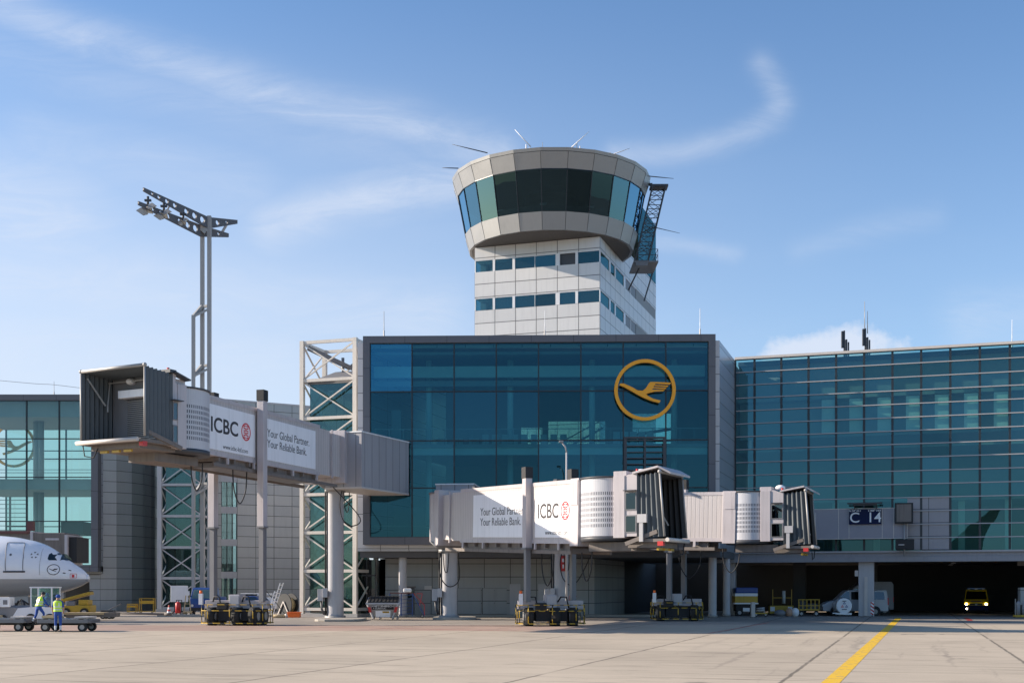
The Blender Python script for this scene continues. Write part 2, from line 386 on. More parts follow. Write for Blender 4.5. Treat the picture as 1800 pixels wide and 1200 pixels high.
# ================= ground =================
def ground_material():
    m, b, p = mk('apron_concrete')
    tc = b.n('ShaderNodeTexCoord').outputs['Object']; x, y, z = b.sep(tc)[:3]
    q = b.m('SUBTRACT', b.m('MULTIPLY', x, .951), b.m('MULTIPLY', y, .31))
    r = b.m('ADD', b.m('MULTIPLY', x, .31), b.m('MULTIPLY', y, .951))
    qs = b.m('DIVIDE', b.m('SUBTRACT', q, 3.1), 5.9); rs = b.m('DIVIDE', r, 5.9)
    n = b.noise(tc, .9, 4)
    wob = b.m('MULTIPLY', b.m('SUBTRACT', n[0], .5), .02)
    dq = b.m('MULTIPLY', b.m('PINGPONG', b.m('ADD', qs, wob), .5), 5.9); dr = b.m('MULTIPLY', b.m('PINGPONG', b.m('ADD', rs, wob), .5), 5.9)
    jq = b.ramp(dq, .03, .065, False); jr = b.ramp(dr, .02, .05, False)
    jn = b.noise(tc, .25, 3)
    jq = b.m('MAXIMUM', jq, b.m('MULTIPLY', b.ramp(jn[0], .54, .66), .7)); jr = b.m('MAXIMUM', jr, b.ramp(jn[0], .36, .46))
    joint = b.m('MINIMUM', jq, jr)
    wn = b.n('ShaderNodeTexWhiteNoise'); b.set(wn.inputs[0], b.comb(b.m('FLOOR', qs), b.m('FLOOR', rs), .5))
    qr = b.comb(q, r)
    big = b.noise(tc, .06, 5, .65); mid = b.noise(tc, .6, 5, .65); gr = b.noise(tc, 14, 4, .7)
    st = b.noise(b.v('MULTIPLY', qr, (.22, 1.3, 1)), 1.0, 5, .65)
    st2 = b.noise(b.v('MULTIPLY', qr, (.10, 2.6, 1)), 1.0, 5, .7)
    f = b.m('ADD', b.m('MULTIPLY', big[0], .55), .70)
    f = b.m('MULTIPLY', f, b.m('ADD', b.m('MULTIPLY', mid[0], .26), .87))
    f = b.m('MULTIPLY', f, b.m('ADD', b.m('MULTIPLY', gr[0], .30), .85))
    f = b.m('MULTIPLY', f, b.m('ADD', b.m('MULTIPLY', wn.outputs[0], .16), .92))
    f = b.m('MULTIPLY', f, b.m('SUBTRACT', 1, b.m('MULTIPLY', b.ramp(st[0], .52, .76), .42)))
    f = b.m('MULTIPLY', f, b.m('SUBTRACT', 1, b.m('MULTIPLY', b.ramp(st2[0], .56, .70), .42)))
    conc = b.v('SCALE', (.475, .397, .302), sc_=f)
    # older reddish asphalt lane in front of the building, grey asphalt beyond it
    edge = b.m('MULTIPLY', b.m('SUBTRACT', mid[0], .5), 1.6)
    ye = b.m('ADD', y, edge)
    lane = b.m('MULTIPLY', b.ramp(ye, 60.4, 61.4), b.ramp(ye, 71.5, 69.0)); xfade = b.ramp(x, 9.0, 1.0)
    c1 = b.mix(b.m('MULTIPLY', b.m('MULTIPLY', lane, xfade), .65), conc, b.v('SCALE', (.34, .205, .17), sc_=f))
    far = b.m('MULTIPLY', b.ramp(ye, 69.5, 72), .72)
    c2 = b.mix(far, c1, b.v('SCALE', (.26, .235, .215), sc_=f))
    c3 = b.mix(joint, b.v('SCALE', c2, sc_=.42), c2)
    tyre = b.noise(b.v('MULTIPLY', b.comb(b.m('ADD', q, b.m('MULTIPLY', mid[0], .8)), r), (1.5, .035, 1)), 1.0, 4, .6); near = b.ramp(b.m('ABSOLUTE', b.m('SUBTRACT', q, -1.3)), 9.0, 2.0)
    c3 = b.mix(b.m('MULTIPLY', b.m('MULTIPLY', b.ramp(tyre[0], .56, .70), near), .35), c3, (.12, .10, .09, 1))
    # oil spots
    sp = b.noise(b.v('MULTIPLY', qr, (.5, 1.1, 1)), 1.0, 4, .6)
    c4_ = b.mix(b.m('MULTIPLY', b.ramp(sp[0], .63, .74), .6), c3, (.08, .07, .065, 1))
    b.set(p.inputs['Base Color'], c4_)
    p.inputs['Roughness'].default_value = .82; p.inputs['Specular IOR Level'].default_value = .3
    bn = b.n('ShaderNodeBump'); bn.inputs['Strength'].default_value = .25; bn.inputs['Distance'].default_value = .01
    b.set(bn.inputs['Height'], b.m('ADD', gr[0], b.m('MULTIPLY', joint, .6))); b.set(p.inputs['Normal'], bn.outputs[0])
    return m
M['ground'] = ground_material()
mb = MB(); mb.add([(-2500, -2500, 0), (2500, -2500, 0), (2500, 2500, 0), (-2500, 2500, 0)], [(0, 1, 2, 3)])
tag(mb.build('apron_ground', 'ground'), 'pale concrete apron with slab joints and tyre marks', kind='structure')

def worn(name, c):
    m, b, p = mk(name); tc = b.n('ShaderNodeTexCoord').outputs['Object']
    n = b.noise(tc, 3.2, 6, .7); s = b.noise(b.v('MULTIPLY', tc, (.3, 2.2, 1)), 1.0, 4)
    f = b.m('MULTIPLY', b.ramp(n[0], .36, .47), b.m('SUBTRACT', 1, b.m('MULTIPLY', b.ramp(s[0], .62, .75), .5)))
    b.set(p.inputs['Base Color'], b.mix(f, (.30, .25, .19, 1), c4(c))); p.inputs['Roughness'].default_value = .6
    return m
M['line_yellow'] = worn('worn_yellow_line_paint', (.80, .48, .015)); M['line_red'] = worn('worn_red_line_paint', (.42, .05, .04))
M['line_white'] = worn('worn_white_line_paint', (.7, .68, .62))
def line(name, pts, w, mat, z=.004, lab=None):
    mb = MB(); P = [Vector(p) for p in pts]
    for i, (a, c) in enumerate(zip(P, P[1:])):
        d = (c - a).normalized(); nn = Vector((-d.y, d.x)) * w / 2
        zz = z + .0007 * i
        mb.add([(a.x - nn.x, a.y - nn.y, zz), (c.x - nn.x, c.y - nn.y, zz), (c.x + nn.x, c.y + nn.y, zz), (a.x + nn.x, a.y + nn.y, zz)], [(0, 1, 2, 3)])
    tag(mb.build(name, mat), lab, kind='structure')
def gp(px, py): Y = CH * FPX / (py - HOR); return (gx(px, Y), Y)
a = Vector((gx(1580, 86.5), 86.5)); c = Vector((gx(1459, 27.5), 27.5)); c2 = c + (c - a).normalized() * 22
line('lead_in_line', [a, c2], .40, 'line_yellow', lab='yellow lead-in line painted on the apron')
line('red_line', [gp(560, 1101), gp(985, 1110), gp(1245, 1112.5), gp(1292, 1104.5), gp(1352, 1093.5)], .13, 'line_red', .004, 'thin red boundary line on the apron')
line('red_mark', [gp(1698, 1085), gp(1706, 1090.5)], .35, 'line_red', .006, 'short red mark near the parked yellow van')
line('yellow_guide_line', [gp(1440, 1109.5), gp(1690, 1110.5)], .09, 'line_yellow', .006, 'thin faded yellow line across the apron')
line('white_mark', [gp(655, 1098.5), gp(790, 1097.5)], .25, 'line_white', .006, 'faded white mark near the waste container')
mb = MB()
for px, py, w, d in ((1588, 1114.5, .22, .22), (1622, 1114.5, .22, .22), (1655, 1114.5, .22, .22), (1605, 1114.3, .75, .16)):
    x, y = gp(px, py); mb.add([(x - w / 2, y - d / 2, .005), (x + w / 2, y - d / 2, .005), (x + w / 2, y + d / 2, .005), (x - w / 2, y + d / 2, .005)], [(0, 1, 2, 3)])
tag(mb.build('pavement_cover', 'dark_steel'), 'row of small metal covers set in the concrete', kind='structure')
# kerbed islands
def island(px0, px1, Y0, Y1, h, lab):
    x0, x1 = gx(px0, Y0), gx(px1, Y0); n = 18; pts = []
    cx, cy, rx, ry = (x0 + x1) / 2, (Y0 + Y1) / 2, (x1 - x0) / 2, (Y1 - Y0) / 2
    for i in range(n):
        t = 2 * pi * i / n; s_, c_ = sin(t), cos(t)
        pts.append((cx + rx * math.copysign(abs(c_) ** .5, c_), cy + ry * math.copysign(abs(s_) ** .7, s_)))
    mb = MB(); mb.prism(pts, 0, h)
    tag(mb.build('kerb_island', 'kerb', bevel=.03), lab, kind='structure')
M['kerb'] = pbr('kerb_stone', (.34, .31, .27), .85, bump=.3, var=.2)
island(545, 632, 76.8, 82.5, .15, 'kerbed island at the foot of the left bridge column')
island(757, 835, 80.8, 86.0, .15, 'kerbed island at the foot of the middle bridge column')
island(940, 1024, 81.5, 86.5, .15, 'kerbed island at the foot of the right bridge column')
mb = MB(); mb.box(-26, 13.5, 89.6, 91.1, 0, .16); tag(mb.build('building_kerb', 'kerb'), 'low kerb along the foot of the terminal wall', kind='structure')

# ================= main glass block =================
FL = Vector((-11.03, 87.15)); FR = Vector((14.67, 86.5)); J = FR + 7.8 * N
mbk = thing('terminal_block', 'large dark blue glazed box of the terminal carrying the yellow crane emblem', 'terminal building', (-10.52, 86.3, 0))
B0 = Vector((-10.52, 86.3)); B1 = Vector((14.25, 85.6)); fa = atan2((B1 - B0).y, (B1 - B0).x); FW = (B1 - B0).length
DEP = 22.0
wall('side_wall', 'side_panel', FR + N * .02, FR + N * 8.1, 4.82, 19.6, .4, mbk, B0)
wall('rear_wall', 'side_panel', FR + N * DEP, FL + N * DEP, 4.82, 12.2, .3, mbk, B0); wall('rear_glazing', 'glass_left', FR + N * DEP, FL + N * DEP, 12.2, 19.3, .04, mbk, B0)
wall('far_side_wall', 'side_panel', FL + N * DEP, FL + N * .3, 4.82, 19.6, .4, mbk, B0)
wall('inner_side_wall', 'interior', FR + N * 8.1, FR + N * DEP, 4.82, 19.3, .3, mbk, B0)
mb = MB(); mb.prism([tuple(p - B0) for p in (FL + N * .6 + D * .45, FR + N * .6 - D * .45, FR + N * (DEP - .4) - D * .45, FL + N * (DEP - .4) + D * .45)], 19.0, 19.28)
mb.build('roof', 'roof', mbk)
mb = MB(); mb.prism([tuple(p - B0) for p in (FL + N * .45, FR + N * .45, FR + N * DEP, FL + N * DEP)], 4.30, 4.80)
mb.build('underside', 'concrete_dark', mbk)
mb = MB()
mb.box(-.5, .25, .9, 1.3, 4.82, 19.6); mb.box(FW - .25, FW + .40, .9, 1.3, 4.82, 19.6); mb.box(.25, FW - .25, .9, 1.3, 4.82, 5.35); mb.box(.25, FW - .25, .9, 1.3, 19.2, 19.6)
mb.box(-.52, FW + .42, .87, 1.0, 4.74, 4.80)
mb.build('cladding_edge', 'white_panel', mbk, rz=fa)
mb = MB()
mb.box(0, FW, 0, .9, 19.38, 19.87); mb.box(0, FW, 0, .9, 5.17, 5.69); mb.box(0, .48, 0, .9, 5.69, 19.38); mb.box(FW - .48, FW, 0, .9, 5.69, 19.38)
mb.build('front_frame', 'frame', mbk, rz=fa)
cols = [.48 + (FW - .96) * i / 8 for i in range(9)]; rows = [5.69, 9.17, 12.5, 15.96, 19.38]
mb = MB()
for i, x in enumerate(cols): mb.box(max(x - .045, .48), min(x + .045, FW - .48), .12, .34, 5.69, 19.38)
for z in rows: mb.box(.48, FW - .48, .135, .325, z - .04, z + .04)
mb.build('mullion_grid', 'mullion', mbk, rz=fa)
def panes(parent, cols, rows, y, mat, rz=0, loc=(0, 0, 0), tilt=.0018, skip=lambda i, j: False, cap=100, name='window_pane', key=None):
    cache = {}; made = []; cells = [(i, j) for i in range(len(cols) - 1) for j in range(len(rows) - 1) if not skip(i, j)]
    if key: cells.sort(key=key)
    c, s = cos(rz), sin(rz); rest = MB()
    for q, (i, j) in enumerate(cells):
        x0, x1, z0, z1 = cols[i], cols[i + 1], rows[j], rows[j + 1]; w, h = round(x1 - x0, 3), round(z1 - z0, 3)
        if q >= cap: rest.add([(x0, y, z0), (x1, y, z0), (x1, y, z1), (x0, y, z1)], [(0, 1, 2, 3)]); continue
        if (w, h) not in cache:
            g = MB(); g.add([(-w / 2, 0, -h / 2), (w / 2, 0, -h / 2), (w / 2, 0, h / 2), (-w / 2, 0, h / 2)], [(0, 1, 2, 3)])
            cache[(w, h)] = g.mesh('window_pane', mat)
        o = bpy.data.objects.new(name, cache[(w, h)]); col.objects.link(o); o.parent = parent
        xm = (x0 + x1) / 2; o.location = (loc[0] + xm * c - y * s, loc[1] + xm * s + y * c, loc[2] + (z0 + z1) / 2)
        o.rotation_euler = (random.gauss(0, tilt), 0, rz + random.gauss(0, tilt)); made.append(o)
    if rest.f:
        o = rest.build(name, mat, parent, loc, rz); o['kind'] = 'stuff'
    return made
panes(mbk, cols, rows, .22, 'glass_main', fa, skip=lambda i, j: (i, j) == (0, 3)); panes(mbk, cols, rows, .22, 'glass_blue', fa, skip=lambda i, j: (i, j) != (0, 3))
# rooms seen through the glass
mb = MB()
def skew(mb, y0, y1, z0, z1): k0, k1 = .335 * (y0 - .9), .335 * (y1 - .9); mb.prism([(.5 + max(k0, 0), y0), (FW - .5 + max(k0, 0) * .9, y0), (FW - .3 + k1 * .9, y1), (.6 + k1, y1)], z0, z1)
skew(mb, .95, 18, 5.36, 5.5); skew(mb, .6, 18, 12.05, 12.30); skew(mb, 1.2, 18, 18.75, 18.95)
mb.build('floor_slab', 'interior', mbk, rz=fa)
mb = MB(); mb.box(.5, FW - .5, 1.9, 2.2, 17.25, 18.05); mb.box(.5, FW - .5, .75, .95, 11.55, 12.05)
mb.build('ceiling_bulkhead', 'interior_light', mbk, rz=fa)
mb = MB(); mb.box(.5, FW - .5, 2.4, 2.7, 16.7, 17.1); mb.box(4.8, FW + 3.6, 13, 13.3, 5.5, 12.05); 
for a_, b_, z_ in ((4.8, 10.9, 12.3), (10.9, 12.6, 15.1), (12.6, 13.1, 12.3), (13.1, 17.7, 15.6), (17.7, 19.9, 12.3), (19.9, 23.0, 16.2), (23.0, FW + 3.6, 12.3)): mb.box(a_, b_, 13, 13.3, z_, 18.75)
for a_, b_ in ((10.9, 12.6), (13.1, 17.7), (19.9, 23.0)):
    mb.box(a_, b_, 13.1, 13.18, 13.9, 14.0); mb.box((a_ + b_) / 2 - .1, (a_ + b_) / 2 + .1, 13.05, 13.2, 12.3, z_)
mb.bar((13.1, 12.8, 12.6), (17.5, 12.8, 15.0), .16); mb.bar((13.1, 12.8, 13.3), (17.5, 12.8, 15.7), .08); mb.bar((19.9, 12.8, 14.4), (23, 12.8, 14.9), .22)
mb.box(.5, 6.5, 6, 6.2, 5.5, 8.2); mb.box(1.7, 2.4, 2.5, 2.7, 12.3, 15.0)
mb.build('interior_wall', 'interior', mbk, rz=fa)
for i in range(1, 8, 2):
    mb = MB(); mb.tube([(cols[i] + .9, 3.2, 5.5), (cols[i] + .9, 3.2, 12.05)], .22, 14); mb.tube([(cols[i] + .9, 3.2, 12.3), (cols[i] + .9, 3.2, 18.7)], .22, 14)
    mb.build('interior_column', 'interior_light', mbk, rz=fa)
mb = MB(); mb.box(.6, FW - .6, .62, .66, 13.35, 13.40); mb.box(.6, FW - .6, .62, .66, 6.5, 6.55)
for i in range(25): mb.box(.8 + i * .98, .84 + i * .98, .62, .66, 12.3, 13.35)
mb.build('handrail', 'steel', mbk, rz=fa)
mb = MB()
for k in range(5): mb.box(1.5 + k * 1.3, 2.3 + k * 1.3, 12.7, 12.98, 12.4, 14.2)
for k in range(9): mb.box(8 + k * .75, 8.5 + k * .75, 8.0, 8.2, 12.4, 13.9)
for k in range(5): mb.box(17.9 + k * .62, 18.4 + k * .62, 5.0, 5.15, 12.4, 13.7)
mb.build('pale_sky_panel', 'interior_light', mbk, rz=fa)  # added pale panels standing in for bright sky seen through the block
# dark steel lattice standing against the glass
mb = MB(); xa, xm, xb = cols[6] + .02, (cols[6] + cols[7]) / 2, cols[7] - .02
for x, w in ((xa + .1, .2), (xm, .14), (xb - .1, .2)): mb.box(x - w / 2, x + w / 2, -.22, -.06, 8.9, 12.55)
for k in range(9): mb.box(xa + .22, xb - .22, -.18, -.10, 9.05 + k * .42, 9.13 + k * .42)
mb.box(xa, xb, -.24, -.04, 12.56, 12.68)
mb.build('steel_lattice', 'dark_steel', mbk, rz=fa)
# emblem: ring and flying crane
crane = [(172, 520), (190, 500), (250, 502), (380, 560), (470, 612), (545, 618), (600, 578), (640, 510), (668, 478), (740, 478), (1000, 490), (985, 520),
         (752, 505), (741, 527), (962, 537), (945, 560), (732, 540), (721, 562), (930, 572), (915, 592), (710, 580), (699, 602), (903, 604), (880, 625),
         (740, 632), (660, 650), (600, 672), (640, 705), (720, 748), (835, 775), (815, 815), (700, 785), (560, 730), (430, 660), (330, 600), (240, 552), (205, 538)]
def crane_poly(k): return [((x - 586) * k, (604 - y) * k) for x, y in crane]
eR = 2.14; k_ = eR / 492.0
emb_o = Vector((gx(1134, 85.45), 0)); ex = (1134 - 638) / 620 * FW
loc = B0 + (B1 - B0).normalized() * ex + Vector((sin(fa), -cos(fa))) * .30
em = thing('crane_emblem', 'round yellow emblem with a flying crane mounted on the dark glass front', 'emblem', (loc.x, loc.y, 15.93), fa)
mt = Matrix.Rotation(R(90), 4, 'X')
curve_mesh('emblem_ring', 'orange_yellow', [circle(eR, 72), circle(eR - .235, 72, rev=True)], ext=.11, mtx=mt, parent=em)
curve_mesh('crane_figure', 'orange_yellow', [crane_poly(k_)], ext=.10, mtx=mt, parent=em)
mb = MB()
for a in range(0, 360, 45): mb.tube([(2.02 * cos(R(a)), .09, 2.02 * sin(R(a))), (2.02 * cos(R(a)), .42, 2.02 * sin(R(a)))], .03, 6)
mb.build('bracket', 'dark_steel', em)

# recessed ground floor wall under the block
gw = thing('ground_floor_wall', 'pale grey panelled ground floor wall set back under the blue glass block', 'wall', (gx(668, 91), 91, 0))
gb = Vector((gx(668, 91), 91))
wall('wall', 'wall_low', gb, (gx(1045, 91), 91), 0, 4.28, .4, gw, gb)
wall('return_wall', 'wall_low', (gx(1045, 91), 91.0), (gx(1045, 91) + 3.1, 100.5), 0, 4.28, .4, gw, gb)
wall('return_wall', 'wall_low', gb + Vector((0, 8)), gb, 0, 4.28, .4, gw, gb)
for px0, px1, zt in ((896, 915, 2.25), (946, 970, 2.25)):
    mb = MB(); w = gx(px1, 91) - gx(px0, 91)
    mb.box(0, w, -.05, -.012, 0, zt); o = mb.build('door', 'column', gw, (gx(px0, 91) - gb.x, 0, .16))
    g = MB(); g.box(w - .16, w - .10, -.10, -.055, 1.0, 1.15); g.build('handle', 'dark_steel', o)
mb = MB(); mb.box(0, 5.2, -.03, -.004, .2, 3.05)
for px0, px1 in ((757, 846), (847, 891)):
    w = gx(px1, 91) - gx(px0, 91); mb = MB()
    for q in (0, w / 2 + .01): mb.box(q, q + w / 2 - .02, -.045, -.01, .0, 1.95)
    mb.build('service_door', 'wall_low', gw, (gx(px0, 91) - gb.x, 0, .17))
mb = MB(); mb.box(0, .55, -.06, -.013, 0, .28); mb.build('notice_plate', 'coping', gw, (gx(746, 91) - gb.x, 0, 2.0))

# ================= undercroft columns =================
cg = 'columns carrying the terminal over the apron'
def round_column(px, Y, r, zt, lab):
    t = thing('round_column', lab, 'column', (gx(px, Y), Y, 0), group=cg)
    mb = MB(); mb.tube([(0, 0, 0), (0, 0, zt)], r, 28, cap=False); mb.build('shaft', 'column', t)
    mb = MB(); mb.tube([(0, 0, 0), (0, 0, .22)], r + .05, 28); mb.build('base_collar', 'steel', t)
round_column(708, 88.3, .29, 4.3, 'slim round column under the block behind the open waste container')
round_column(1252.5, 88.0, .29, 4.3, 'round grey column right of the dark bay, the nearer of the pair')
round_column(1277, 91.5, .27, 4.3, 'round grey column touching the square pier, the farther of the pair')

# ================= right building =================
RL = 31.0; ra = atan2(D.y, D.x)
rb = thing('terminal_wing', 'long teal curtain wall wing of the terminal with many thin pale transoms', 'terminal building', (J.x, J.y, 0), ra)
ZR = [4.82 + .985 * k for k in range(16)]
XR = [.02] + [1.51 + 2.0135 * k for k in range(15)]
inpanel = lambda i, j: (XR[i] >= 13.5 and XR[i] < 15.5 and j < 4)
mb = MB()
for x in XR[1:]: mb.box(x - .08, x + .08, -.03, .16, 4.9, 19.55)
mb.box(0.02, .12, -.02, .16, 4.9, 19.55)
mb.build('mullion_row', 'mullion', rb)
mb = MB()
for z in ZR[1:15]: mb.box(.125, XR[-1], -.09, .10, z - .036, z + .036)
mb.build('transom_row', 'transom', rb)
panes(rb, XR, ZR, .05, 'glass_right', skip=inpanel, tilt=.0022, key=lambda c: -XR[c[0]] if XR[c[0]] < 20.5 else 99)
mb = MB(); mb.box(12.63, 15.55, -.012, .04, 4.90, 8.72); mb.build('spandrel_panels', 'blind_panel', rb)
mb = MB(); mb.box(0.02, RL, -.16, .45, 19.6, 19.78); mb.build('coping', 'coping', rb)
mb = MB(); mb.box(-1.5, RL, -.22, .5, 4.74, 4.86); mb.build('ledge', 'transom', rb)
mb = MB(); mb.box(-1.5, RL, -.02, .5, 4.42, 4.735); mb.box(-1.5, RL, -.12, .5, 4.05, 4.415); mb.build('fascia', 'fascia', rb)
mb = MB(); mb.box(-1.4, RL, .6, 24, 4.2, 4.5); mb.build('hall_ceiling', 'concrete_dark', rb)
mb = MB(); mb.box(.2, RL, .6, 20, 19.2, 19.5); mb.build('roof', 'roof', rb)
mb = MB(); mb.box(.2, RL, .4, 16, 16.35, 16.6); mb.box(.2, RL, .4, 16, 12.5, 12.72); mb.box(.2, RL, .4, 16, 8.55, 8.75); mb.box(.2, RL, .4, 16, 4.55, 4.80)
mb.build('floor_slab', 'interior', rb)
mb = MB(); mb.box(.2, RL, 1.1, 1.3, 16.6, 19.2); mb.box(.2, RL, 1.6, 1.8, 13.6, 16.35)
mb.build('inner_parapet', 'interior', rb)
for y_, a_, b_ in ((9, 4.8, 8.55), (7, 8.75, 12.5), (9, 12.72, 16.3)): mb = MB(); mb.box(.2, RL, y_, y_ + .3, a_, b_); mb.build('interior_wall', 'interior', rb)
for k in range(3, 13):
    x = XR[k]; mb = MB(); mb.box(x + .95, x + 1.9, .22, .25, 13.75, 16.25); mb.build('roller_blind', 'interior_light', rb)
for x in (7.2, 10.2, 16.2, 19.4, 24):
    mb = MB(); mb.box(x, x + .45, 1.3, 1.75, 4.8, 8.55); mb.build('interior_column', 'interior_light', rb)
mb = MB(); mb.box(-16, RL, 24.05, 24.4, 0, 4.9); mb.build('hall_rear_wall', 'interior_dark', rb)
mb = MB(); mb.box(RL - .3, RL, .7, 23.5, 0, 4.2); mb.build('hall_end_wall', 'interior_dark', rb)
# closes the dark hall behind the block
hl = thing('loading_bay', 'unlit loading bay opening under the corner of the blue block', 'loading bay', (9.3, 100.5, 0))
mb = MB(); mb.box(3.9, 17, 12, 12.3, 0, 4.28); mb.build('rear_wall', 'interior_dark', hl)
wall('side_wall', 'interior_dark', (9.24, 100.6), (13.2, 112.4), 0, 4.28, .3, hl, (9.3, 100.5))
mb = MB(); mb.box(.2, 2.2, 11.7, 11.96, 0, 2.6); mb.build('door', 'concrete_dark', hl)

def pier(s, t, w, d, zt, lab, mat='column'):
    p = J + D * s + N * t
    o = thing('square_pier', lab, 'pier', (p.x, p.y, 0), ra, group='square piers holding up the terminal wing')
    mb = MB(); mb.box(-w / 2, w / 2, 0, d, .0, zt); mb.build('shaft', mat, o, bevel=.03)
    return o
pier(-.25, .55, .4, .9, 4.05, 'slim square pier touching the round column at the corner of the wing')
pp = pier(9.7, .40, 1.12, .8, 4.05, 'wide grey square pier in front of the white vans')
mb = MB(); mb.box(-.13, .10, -.10, -.005, .05, 2.95); mb.build('cable_duct', 'coping', pp)
mb = MB(); mb.box(-.82, -.58, -.02, .1, 3.0, 3.42); mb.build('lamp_box', 'coping', pp)
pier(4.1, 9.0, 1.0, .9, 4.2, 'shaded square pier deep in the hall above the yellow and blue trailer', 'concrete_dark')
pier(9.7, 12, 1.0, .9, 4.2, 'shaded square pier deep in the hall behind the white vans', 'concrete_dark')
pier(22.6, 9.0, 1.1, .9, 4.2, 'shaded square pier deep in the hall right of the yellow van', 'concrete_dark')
t = thing('ceiling_beam', 'brown grey beam end under the wing at the far right', 'beam', tuple((J + D * 20.3 + N * 2)) + (3.75,), ra)
mb = MB(); mb.box(0, 9, 0, .6, 0, .42); mb.build('beam', 'brown', t)
for k, (px, Yd) in enumerate(((1672, 103), (1676, 98), (1671, 108))):
    t = tag(MB().cb((gx(px, Yd), Yd, 4.12), (.35, .14, .08)).build('ceiling_lamp', 'lens'), ('small ceiling lamp in the hall, nearest of three in a row', 'small ceiling lamp in the hall, middle of three in a row', 'small ceiling lamp in the hall, farthest of three in a row')[(1, 0, 2)[k]], 'ceiling lamp', 'lamps under the hall ceiling')

# gate sign board in front of the wing
def rl(s, t, z): p = J + D * s + N * t; return (p.x, p.y, z)
sb = thing('gate_sign_board', 'grey mesh screen on the wing carrying the navy gate sign', 'sign board', rl(5.9, -.9, 5.72), ra)
M['screen'] = pbr('mesh_screen_grey', (.27, .26, .29), .6)
W_ = 6.75
mb = MB(); mb.box(.04, W_ - .04, 0, .02, .05, 2.22); mb.build('mesh_screen', 'screen', sb)
mb = MB(); mb.box(0, W_, -.03, .05, 0, .05); mb.box(0, W_, -.03, .05, 2.22, 2.27)
for x in (0, 1.85, 2.6, 4.95, 5.75, W_ - .05): mb.box(x, x + .045, -.025, .045, .05, 2.22)
mb.box(.2, .24, -.03, -.026 + .02, .3, 2.0)
mb.build('screen_frame', 'coping', sb)
mb = MB(); mb.bar((.1, .1, 1.2), (.1, .85, 1.2), .08); mb.bar((W_ - .1, .1, 1.2), (W_ - .1, .85, 1.2), .08); mb.bar((3.6, .1, .1), (3.6, .85, .1), .08); mb.build('wall_bracket', 'steel', sb)
gs = thing('gate_sign', 'navy gate sign reading C 14 in large white characters', 'sign', rl(8.53, -1.05, 6.80), ra)
mb = MB(); mb.box(0, 2.28, 0, .08, 0, 1.10); mb.build('sign_panel', 'navy', gs)
for s_, x, sz, zz in (('C', .40, 1.06, .46), ('14', 1.78, 1.06, .46), ('N 50° 02.1', .44, .19, .99), ('E 008° 34.8', 1.80, .19, .99)):
    curve_mesh('lettering', 'white', text=s_, size=sz, ext=.006, mtx=fmtx((x, -.008, zz), (1, 0, 0), (0, 0, 1)), parent=gs, fat=.003)
mb = MB(); mb.box(-.1, 2.35, -.55, .1, 1.48, 1.56); mb.box(.3, 2.0, -.4, -.25, 1.36, 1.46); mb.box(.35, .42, -.1, .0, 1.1, 1.48); mb.box(1.9, 1.97, -.1, 0, 1.1, 1.48)
mb.build('sign_lamp', 'dark_steel', gs)
for nm, s0, z0, w, h, lab, face in (('docking_display', 11.75, 6.80, 1.28, 1.5, 'black framed docking display box with a brown screen right of the gate sign', 'brown'),
                                   ('docking_box', 11.8, 4.92, 1.3, .74, 'small black docking laser box below the larger display', 'black')):
    t = thing(nm, lab, 'display box', rl(s0, -1.25, z0), ra)
    mb = MB(); mb.box(0, w, 0, .45, 0, h); mb.build('housing', 'black', t, bevel=.02)
    mb = MB(); mb.box(.13, w - .13, -.012, 0, .13, h - .1) if face == 'brown' else mb.box(.2, .62, -.012, 0, h * .42, h * .5)
    mb.build('screen', 'brown' if face == 'brown' else 'coping', t)
    if face == 'brown':
        mb = MB(); mb.tube([(w * .52, .2, .0), (w * .52, .2, -2.35)], .06, 8); mb.bar((w * .52, .2, -.4), (w * .52, 1.15, -.4), .08); mb.bar((w * .52, .2, -2.0), (w * .52, 1.15, -2.0), .08); mb.build('post', 'steel', t)

# ================= left building =================
lY = 110.0; lx0, lx1 = gx(-75, lY), gx(172, lY); LWd = lx1 - lx0
lb = thing('glass_pavilion', 'see-through green glass pavilion of the terminal behind the airliner', 'terminal building', (lx0, lY, 0))
lg = gx(160, lY) - lx0; lc = [lg - 2.942 * k for k in range(4, -1, -1)]; lr = [4.15, 8.12, 12.08, 15.54, 18.98]
mb = MB(); mb.box(0, LWd, 0, .9, 18.98, 19.5); mb.box(0, LWd, 0, .9, 3.58, 4.15); mb.box(lg, LWd, 0, .9, 4.15, 18.98); mb.build('front_frame', 'frame', lb)
for yy in (.25, 10.0):
    mb = MB()
    for x in lc: mb.box(x - .05, x + .05, yy - .1, yy + .12, 4.15, 18.98)
    for z in lr: mb.box(lc[0], lg, yy - .085, yy + .105, z - .04, z + .04)
    mb.build('mullion_grid', 'mullion', lb)
    panes(lb, lc, lr, yy, 'glass_left')
mb = MB(); mb.box(0, LWd, .95, 10.2, 17.6, 19.3); mb.box(0, lg, .6, 9.8, 11.0, 11.95); mb.box(0, LWd, .95, 10.2, 3.4, 4.1); mb.build('floor_slab', 'interior', lb)
mb = MB(); mb.box(lg + .1, LWd, .95, 10, 3.6, 19.3); mb.build('side_wall', 'side_panel', lb)
for x in (gx(64, 114) - lx0, gx(100, 118) - lx0, gx(14, 114) - lx0 - 1.5):
    mb = MB(); mb.tube([(x, 4.0, 4.1), (x, 4.0, 11)], .28, 14); mb.tube([(x, 4, 11.95), (x, 4, 17.6)], .28, 14); mb.build('interior_column', 'interior', lb)
mb = MB(); mb.box(0, lg, 9.2, 9.25, 13.3, 13.36); mb.box(0, lg, 9.2, 9.25, 14.6, 14.72); mb.box(0, lg, 9.2, 9.25, 6.9, 6.95); mb.box(0, lg, 2, 2.05, 12.9, 12.95); mb.build('handrail', 'grey_mid', lb)
